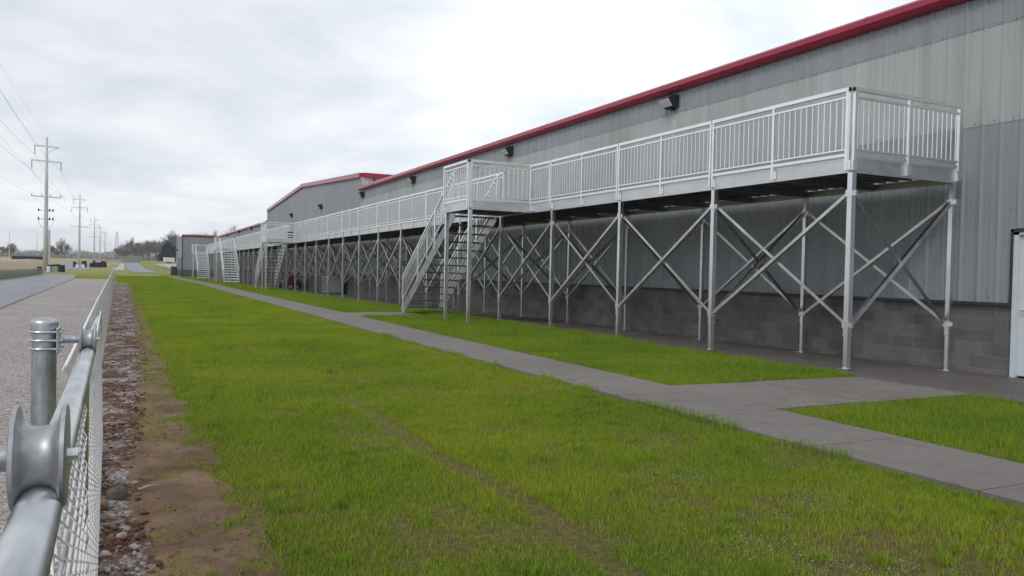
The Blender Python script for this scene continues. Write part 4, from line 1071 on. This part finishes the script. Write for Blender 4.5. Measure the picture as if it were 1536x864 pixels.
plabs = ['tall grey power pole standing beside the camera, outside the frame', 'tallest grey power pole with three crossarms standing by the tyre stack and barrels',
         'grey power pole second along the line, standing between two small tyre stacks', 'grey power pole third along the line behind the big heap of tyre stacks',
         'thin distant power pole fourth along the line', 'faintest distant power pole at the far end of the line']
pf = power_pole(True); pn = power_pole(False); used_n = False
for i, (x, y, z, f_) in enumerate(poles):
    if f_: o = pf
    elif not used_n: o = pn; used_n = True
    else: o = copy_tree(pn)
    o.location = (x, y, z); tag(o, plabs[i], 'power pole', 'power poles along the track')
wires = [(-1.9, 21.3, 1.6, 'wire hung from the upper left insulators'), (-2.35, 18.55, 1.6, 'wire hung from the left end of the second crossarms'), (2.3, 18.45, 1.6, 'wire hung from the right end of the second crossarms'),
         (0, 24.5, 1.0, 'ground wire strung over the pole tops'), (-2.3, 14.1, 1.3, 'leftmost wire on the lowest crossarms'), (2.3, 14.1, 1.3, 'rightmost wire on the lowest crossarms')]
for (dx, z, sag, lb) in wires:
    pts = []
    for i in range(len(poles)-1):
        p, q_ = poles[i], poles[i+1]
        for t_ in np.linspace(0, 1, 17)[(0 if i == 0 else 1):]:
            pts.append((p[0]+(q_[0]-p[0])*t_+dx, p[1]+(q_[1]-p[1])*t_, p[2]+(q_[2]-p[2])*t_+z-sag*4*t_*(1-t_)))
    mb = MB(); mb.tube(pts, .018 if z > 15 and z < 24 else .009, 5); tag(build('power_line', mb, M['cable']), 'thin '+lb, 'power line', 'wires of the power line')
# lattice mast far away
mast = thing('lattice_mast', 'pale lattice tower far away above the bare trees', 'tower', (-7.5, 848, 5.5)); mb = MB()
for sxx in (-1, 1):
    for syy in (-1, 1): mb.tube([(sxx*1.8, syy*1.8, 0), (sxx*.7, syy*.7, 27)], .22, 4)
for k in range(9):
    a = 1.8-.122*k; b = 1.8-.122*(k+1); mb.tube([(-a, -a, 3*k), (b, -b, 3*k+3)], .14, 4); mb.tube([(a, -a, 3*k), (-b, -b, 3*k+3)], .14, 4)
build('frame', mb, M['polem'], mast)
for (x, y, h_, lb) in ((-69, 620, 17, 'thin pale distant mast at the left edge of the photo'), (-55, 640, 17, 'thin pale distant mast left of the tallest power pole')):
    mb = MB(); mb.tube([(0, 0, 0), (0, 0, h_)], [.22, .14], 8); tag(build('distant_mast', mb, M['polem'], None, (x, y, gy(y))), lb, 'mast')

# ------------------------------------------------------------------ tyres, barrels, barriers
def tyre_stack(n, r_=.42, hh=.24):
    t_ = thing('tyre_stack', '', 'tyre stack')
    mb = MB(); mb.lathe([(r_*.55, 0), (r_*.9, 0), (r_, hh*.25), (r_, hh*.75), (r_*.9, hh), (r_*.55, hh), (r_*.55, hh*.5)], (0, 0, 0), 'Z', 18); me = mb.mesh('tyre', M['rubber'])
    for k in range(n):
        o_ = link('tyre', me, t_, (random.uniform(-.03, .03), random.uniform(-.03, .03), k*(hh+.004)))
    return t_
ts4, ts6 = tyre_stack(5), tyre_stack(7, .5, .28); first = {4: True, 6: True}
def put_stack(kind, x, y, lb, grp):
    src = ts4 if kind == 4 else ts6
    o = src if first[kind] else copy_tree(src); first[kind] = False
    o.location = (x, y, gy(y)+.02); o.scale = (1, 1, random.uniform(.65, 1.15)); tag(o, lb, 'tyre stack', grp)
for i, (x, y) in enumerate([(-13.9, 166.8), (-12.05, 164.5), (-11.3, 163.2), (-10.7, 161.8), (-10.2, 160.5), (-9.85, 159.2)]):
    put_stack(4, x, y, 'black tyre stack in the row beside the tallest power pole and the barrels', 'tyre stacks by the tallest power pole')
for i, (x, y) in enumerate([(-15.4, 306.8), (-14.6, 307.0), (-12.9, 308.2), (-12.3, 309)]):
    put_stack(6, x, y, 'black tyre stack beside the second power pole', 'tyre stacks by the second power pole')
for i, (x, y) in enumerate([(-10.7, 313), (-9.8, 313.5), (-8.9, 314), (-8.0, 314.5), (-7.2, 315), (-6.4, 315.5), (-10.3, 316), (-9.2, 317)]):
    put_stack(6, x, y, 'black tyre stack in the large heap right of the second power pole', 'large heap of tyre stacks')
for i, (x, y, m_, lb) in enumerate([(-11.85, 158.5, 'white', 'white barrel beside the tallest power pole'), (-11.0, 157.2, 'boxgrey', 'grey barrel right of the white one, next to the tyres'), (-10.6, 156.6, 'boxgrey', 'grey barrel touching the tyre row')]):
    mb = MB(); mb.lathe([(.28, 0), (.30, .02), (.30, .3), (.315, .32), (.30, .34), (.30, .62), (.315, .64), (.30, .66), (.30, .92), (.27, .95)], (0, 0, 0), 'Z', 20)
    tag(build('barrel', mb, M[m_], None, (x, y, gy(y)+.01)), lb, 'barrel', 'barrels by the power pole')
for (x, y, lb) in ((-14.3, 300.5, 'white marker block in front of the left tyre stacks at the second power pole'), (-12.7, 302, 'white marker block in front of the right tyre stacks at the second power pole')):
    mb = MB(); mb.box(-.5, .5, -.3, .3, 0, 1.0); tag(build('marker_block', mb, M['white'], None, (x, y, gy(y)), bevel=.05), lb, 'barrier block')
tw = thing('tyre_wall', 'long low black tyre wall beyond the dry grass embankment', 'tyre wall', (-45, 485, gy(485)))
mb = MB()
for k in range(26):
    for j in range(3): mb.lathe([(.3, 0), (.5, .1), (.55, .3), (.5, .5), (.3, .6)], (-7.5+k*.62, k*.42, j*.6), 'Z', 10)
build('tyres', mb, M['rubber'], tw)
def barrier(pts, h_, label, n_):
    t_ = thing('barrier_wall', label, 'barrier wall', (pts[0][0], pts[0][1], 0)); iv = Matrix.Translation(t_.location).inverted()
    for i in range(len(pts)-1):
        a, b = Vector((*pts[i], 0)), Vector((*pts[i+1], 0)); d_ = (b-a)/n_
        for k in range(n_):
            p, q_ = a+d_*(k+.01), a+d_*(k+.99); g0, g1 = gy(p.y), gy(q_.y); mb = MB()
            nrm = Vector((-(q_-p).y, (q_-p).x, 0)).normalized()*.2
            mb.add([p-nrm+Vector((0,0,g0-.2)), p+nrm+Vector((0,0,g0-.2)), q_+nrm+Vector((0,0,g1-.2)), q_-nrm+Vector((0,0,g1-.2)),
                    p-nrm*.5+Vector((0,0,g0+h_)), p+nrm*.5+Vector((0,0,g0+h_)), q_+nrm*.5+Vector((0,0,g1+h_)), q_-nrm*.5+Vector((0,0,g1+h_))], [(4,5,6,7),(0,1,5,4),(1,2,6,5),(2,3,7,6),(3,0,4,7)])
            o_ = build('barrier_section', mb, M['conc_wall']); o_.parent = t_; o_.matrix_parent_inverse = iv
barrier([(-17, 503), (-9, 485), (-1.6, 455)], 1.3, 'grey concrete barrier wall curving along the far bend of the track', 6)
barrier([(-1.4, 470), (7.4, 492)], 2.7, 'taller grey concrete barrier wall at the end of the far road', 5)
# tan barriers along the far field
mb = MB()
trl = thing('trailer', 'white box trailer parked on the far grass before the evergreen tree', 'trailer', (21.2, 470, gy(470)+.05), R(18))
mb = MB(); mb.box(-2.6, 2.6, -1.2, 1.2, .75, 3.1); build('box_body', mb, M['white'], trl, bevel=.06)
mb = MB(); mb.box(-2.5, 3.6, -.5, .5, .55, .74); build('chassis', mb, M['darkgrey'], trl)
for a, b in ((-.45, -1.05), (.45, -1.05), (-.45, 1.05), (.45, 1.05)):
    mb = MB(); mb.lathe([(.15, -.12), (.34, -.12), (.36, 0), (.34, .12), (.15, .12)], (a, b, .36), 'Y', 16); build('wheel', mb, M['rubber'], trl)

# ------------------------------------------------------------------ trees
def bare_tree(seed, H=14.0, spread=1.0, twm=.05):
    r_ = random.Random(seed); tr = MB(); V = []; F = []
    def twig(p, d, l_):
        s = Vector((r_.gauss(0, 1), r_.gauss(0, 1), r_.gauss(0, 1))); s = (s-d*s.dot(d)).normalized()*twm*r_.uniform(.6, 1.3); o_ = len(V)
        e = p+d*l_; V.extend([p-s, p+s, e]); F.append((o_, o_+1, o_+2))
    def grow(p, d, l_, rad, lev):
        pts = [p]; rs = [rad]
        for k in range(3):
            d = (d+Vector((r_.gauss(0, .13), r_.gauss(0, .13), r_.gauss(.06, .08)))).normalized(); pts.append(pts[-1]+d*l_/3); rs.append(rad*(1-.18*(k+1)))
        if lev < 4: tr.tube(pts, rs, 5 if lev < 2 else 3, False)
        if lev >= 2:
            for k in range(8):
                q_ = pts[r_.randrange(1, 4)]; dd = (d+Vector((r_.gauss(0, .5), r_.gauss(0, .5), r_.gauss(.15, .4)))).normalized(); twig(q_, dd, H*r_.uniform(.05, .13))
        if lev == 4: return
        n_ = 6 if lev == 0 else r_.choice((3, 4))
        for k in range(n_):
            a = r_.uniform(0, 6.283); tilt = r_.uniform(.25, .75)*spread
            dd = (d*math.cos(tilt)+Vector((math.cos(a), math.sin(a), .1))*math.sin(tilt)).normalized()
            grow(pts[r_.choice((1, 2, 3, 3))], dd, l_*r_.uniform(.62, .88)*(1.25 if lev == 0 else 1), rs[-1]*.60, lev+1)
    grow(Vector((0, 0, 0)), Vector((0, 0, 1)), H*.20, H*.020, 0)
    V_ = np.array([v[:] for v in V]); k_ = H/max(V_[:, 2].max(), 1); V_ *= k_
    tr.v = [(a*k_, b*k_, c*k_) for a, b, c in tr.v]
    return tr, V_, np.array(F)
tree_src = []
for sd, H, sp_ in ((1, 14, 1.0), (5, 13, 1.25), (9, 15, .85), (14, 10, 1.3)):
    tr, V, F = bare_tree(sd, H, sp_, .045)
    t_ = thing('bare_tree', '', 'tree'); build('trunk', tr, M['bark'], t_); o = np_mesh('crown', V, F, M['twig']); o.parent = t_
    tree_src.append([t_, False])
def put_tree(k, x, y, s, rz, lb, grp=None):
    src = tree_src[k]; o = copy_tree(src[0]) if src[1] else src[0]; src[1] = True
    o.location = (x, y, gy(y)-.1); o.scale = (s, s, s); o.rotation_euler = (0, 0, rz); tag(o, lb, 'tree')
    if grp: o['group'] = grp
    elif 'group' in o: del o['group']
wood = [(-2, 640), (2.5, 655), (7, 640), (12, 650), (16, 632), (20, 645), (24.5, 640), (29, 650), (33, 640), (10, 690), (17, 700), (25, 690), (0, 700), (5, 620), (14, 610), (21, 615), (-6, 680)]
for i, (x, y) in enumerate(wood):
    s = [1.0, 1.15, 1.25, 1.2, 1.3, 1.1, 1.2, 1.1, 1.15, 1.2, 1.2, 1.3, .9, .9, 1.0, 1.0, .8][i]
    put_tree(i % 3, x, y, s*.95, i*1.3, 'bare grey winter tree in the wood between the far road and the evergreen', 'bare trees of the far wood')
for i, (x, y, s) in enumerate([(30.0, 600, 1.55), (33, 590, 1.5), (31, 640, 1.6)]):
    put_tree((i+1) % 3, x, y, s, i*2.1, 'tall bare pale-limbed tree just right of the dark evergreen', 'bare trees beside the end block')
for i, (x, y, s) in enumerate([(15.5, 222, .80), (18, 228, .86), (20.5, 220, .78), (23.5, 226, .84), (26.5, 222, .84), (29, 230, .92), (32, 224, .95), (35, 228, 1.0)]):
    put_tree(i % 3, x, y, s, i*1.7, 'bare treetop showing above the roof of the low building', 'treetops behind the low building')
put_tree(0, -37, 610, 1.10, .4, 'round bare tree standing alone between the two nearest power poles')
put_tree(3, -46, 615, .95, 1.4, 'lower bare tree left of the round lone tree')
put_tree(3, -42.5, 640, .9, 2.4, 'small bare tree between the round lone tree and its lower neighbour')
put_tree(3, -70, 640, 1.05, .7, 'small bare tree near the left edge above the embankment')
put_tree(1, -77, 650, .62, 2.7, 'smaller bare bush-like tree left of the one above the embankment')
def evergreen(H, seed):
    r_ = np.random.default_rng(seed); n = 14000; t_ = r_.uniform(0, 1, n)**.8; a = r_.uniform(0, 2*np.pi, n)
    lob = 1+.22*np.sin(3*a+5*t_*3)+.12*np.sin(7*a+11*t_); rad = (1-t_)**.55*H*.50*lob*np.sqrt(r_.uniform(.25, 1, n)); z = .06*H+t_*H*.94
    P_ = np.stack([rad*np.cos(a), rad*np.sin(a), z-rad*.18], 1); d = r_.normal(size=(n, 3)); d[:, :2] += np.stack([np.cos(a), np.sin(a)], 1)*.8; d /= np.linalg.norm(d, axis=1)[:, None]
    s = np.cross(d, r_.normal(size=(n, 3))); s /= np.linalg.norm(s, axis=1)[:, None]; l_ = r_.uniform(.4, 1.0, n)[:, None]; wd = .16
    V = np.stack([P_-s*wd, P_+s*wd, P_+d*l_], 1).reshape(-1, 3); return V, np.arange(3*n).reshape(-1, 3)
ev = thing('evergreen_tree', 'broad dark evergreen tree behind the white trailer', 'tree', (24.6, 560, gy(560)-.3))
mb = MB(); mb.tube([(0, 0, -.3), (0, 0, 11)], [.35, .08], 8); build('trunk', mb, M['bark'], ev)
V, F = evergreen(12.8, 3); o = np_mesh('crown', V, F, M['needle']); o.parent = ev
V, F = evergreen(9.5, 8); V[:, 0] += 4.2; o = np_mesh('crown', V, F, M['needle']); o.parent = ev
# distant wood along the skyline
n = 60000; r2 = np.random.default_rng(4); x = r2.uniform(-260, 60, n); y = r2.uniform(690, 860, n)
prof = 2.2+3.6*vnoise(x, y*0, .045, 51)+2.0*vnoise(x, y*0, .17, 52)
z = np.interp(y, TY, TZ)+r2.uniform(0, 1, n)**1.3*prof; a = r2.normal(size=(n, 3)); a[:, 2] = np.abs(a[:, 2])+.3; a /= np.linalg.norm(a, axis=1)[:, None]
s = np.cross(a, r2.normal(size=(n, 3))); s /= np.linalg.norm(s, axis=1)[:, None]; P_ = np.stack([x, y, z], 1)
V = np.stack([P_-s*.12, P_+s*.12, P_+a*r2.uniform(.6, 1.8, n)[:, None]], 1).reshape(-1, 3)
o = np_mesh('far_wood', V, np.arange(3*n).reshape(-1, 3), M['twig']); o['kind'] = 'stuff'
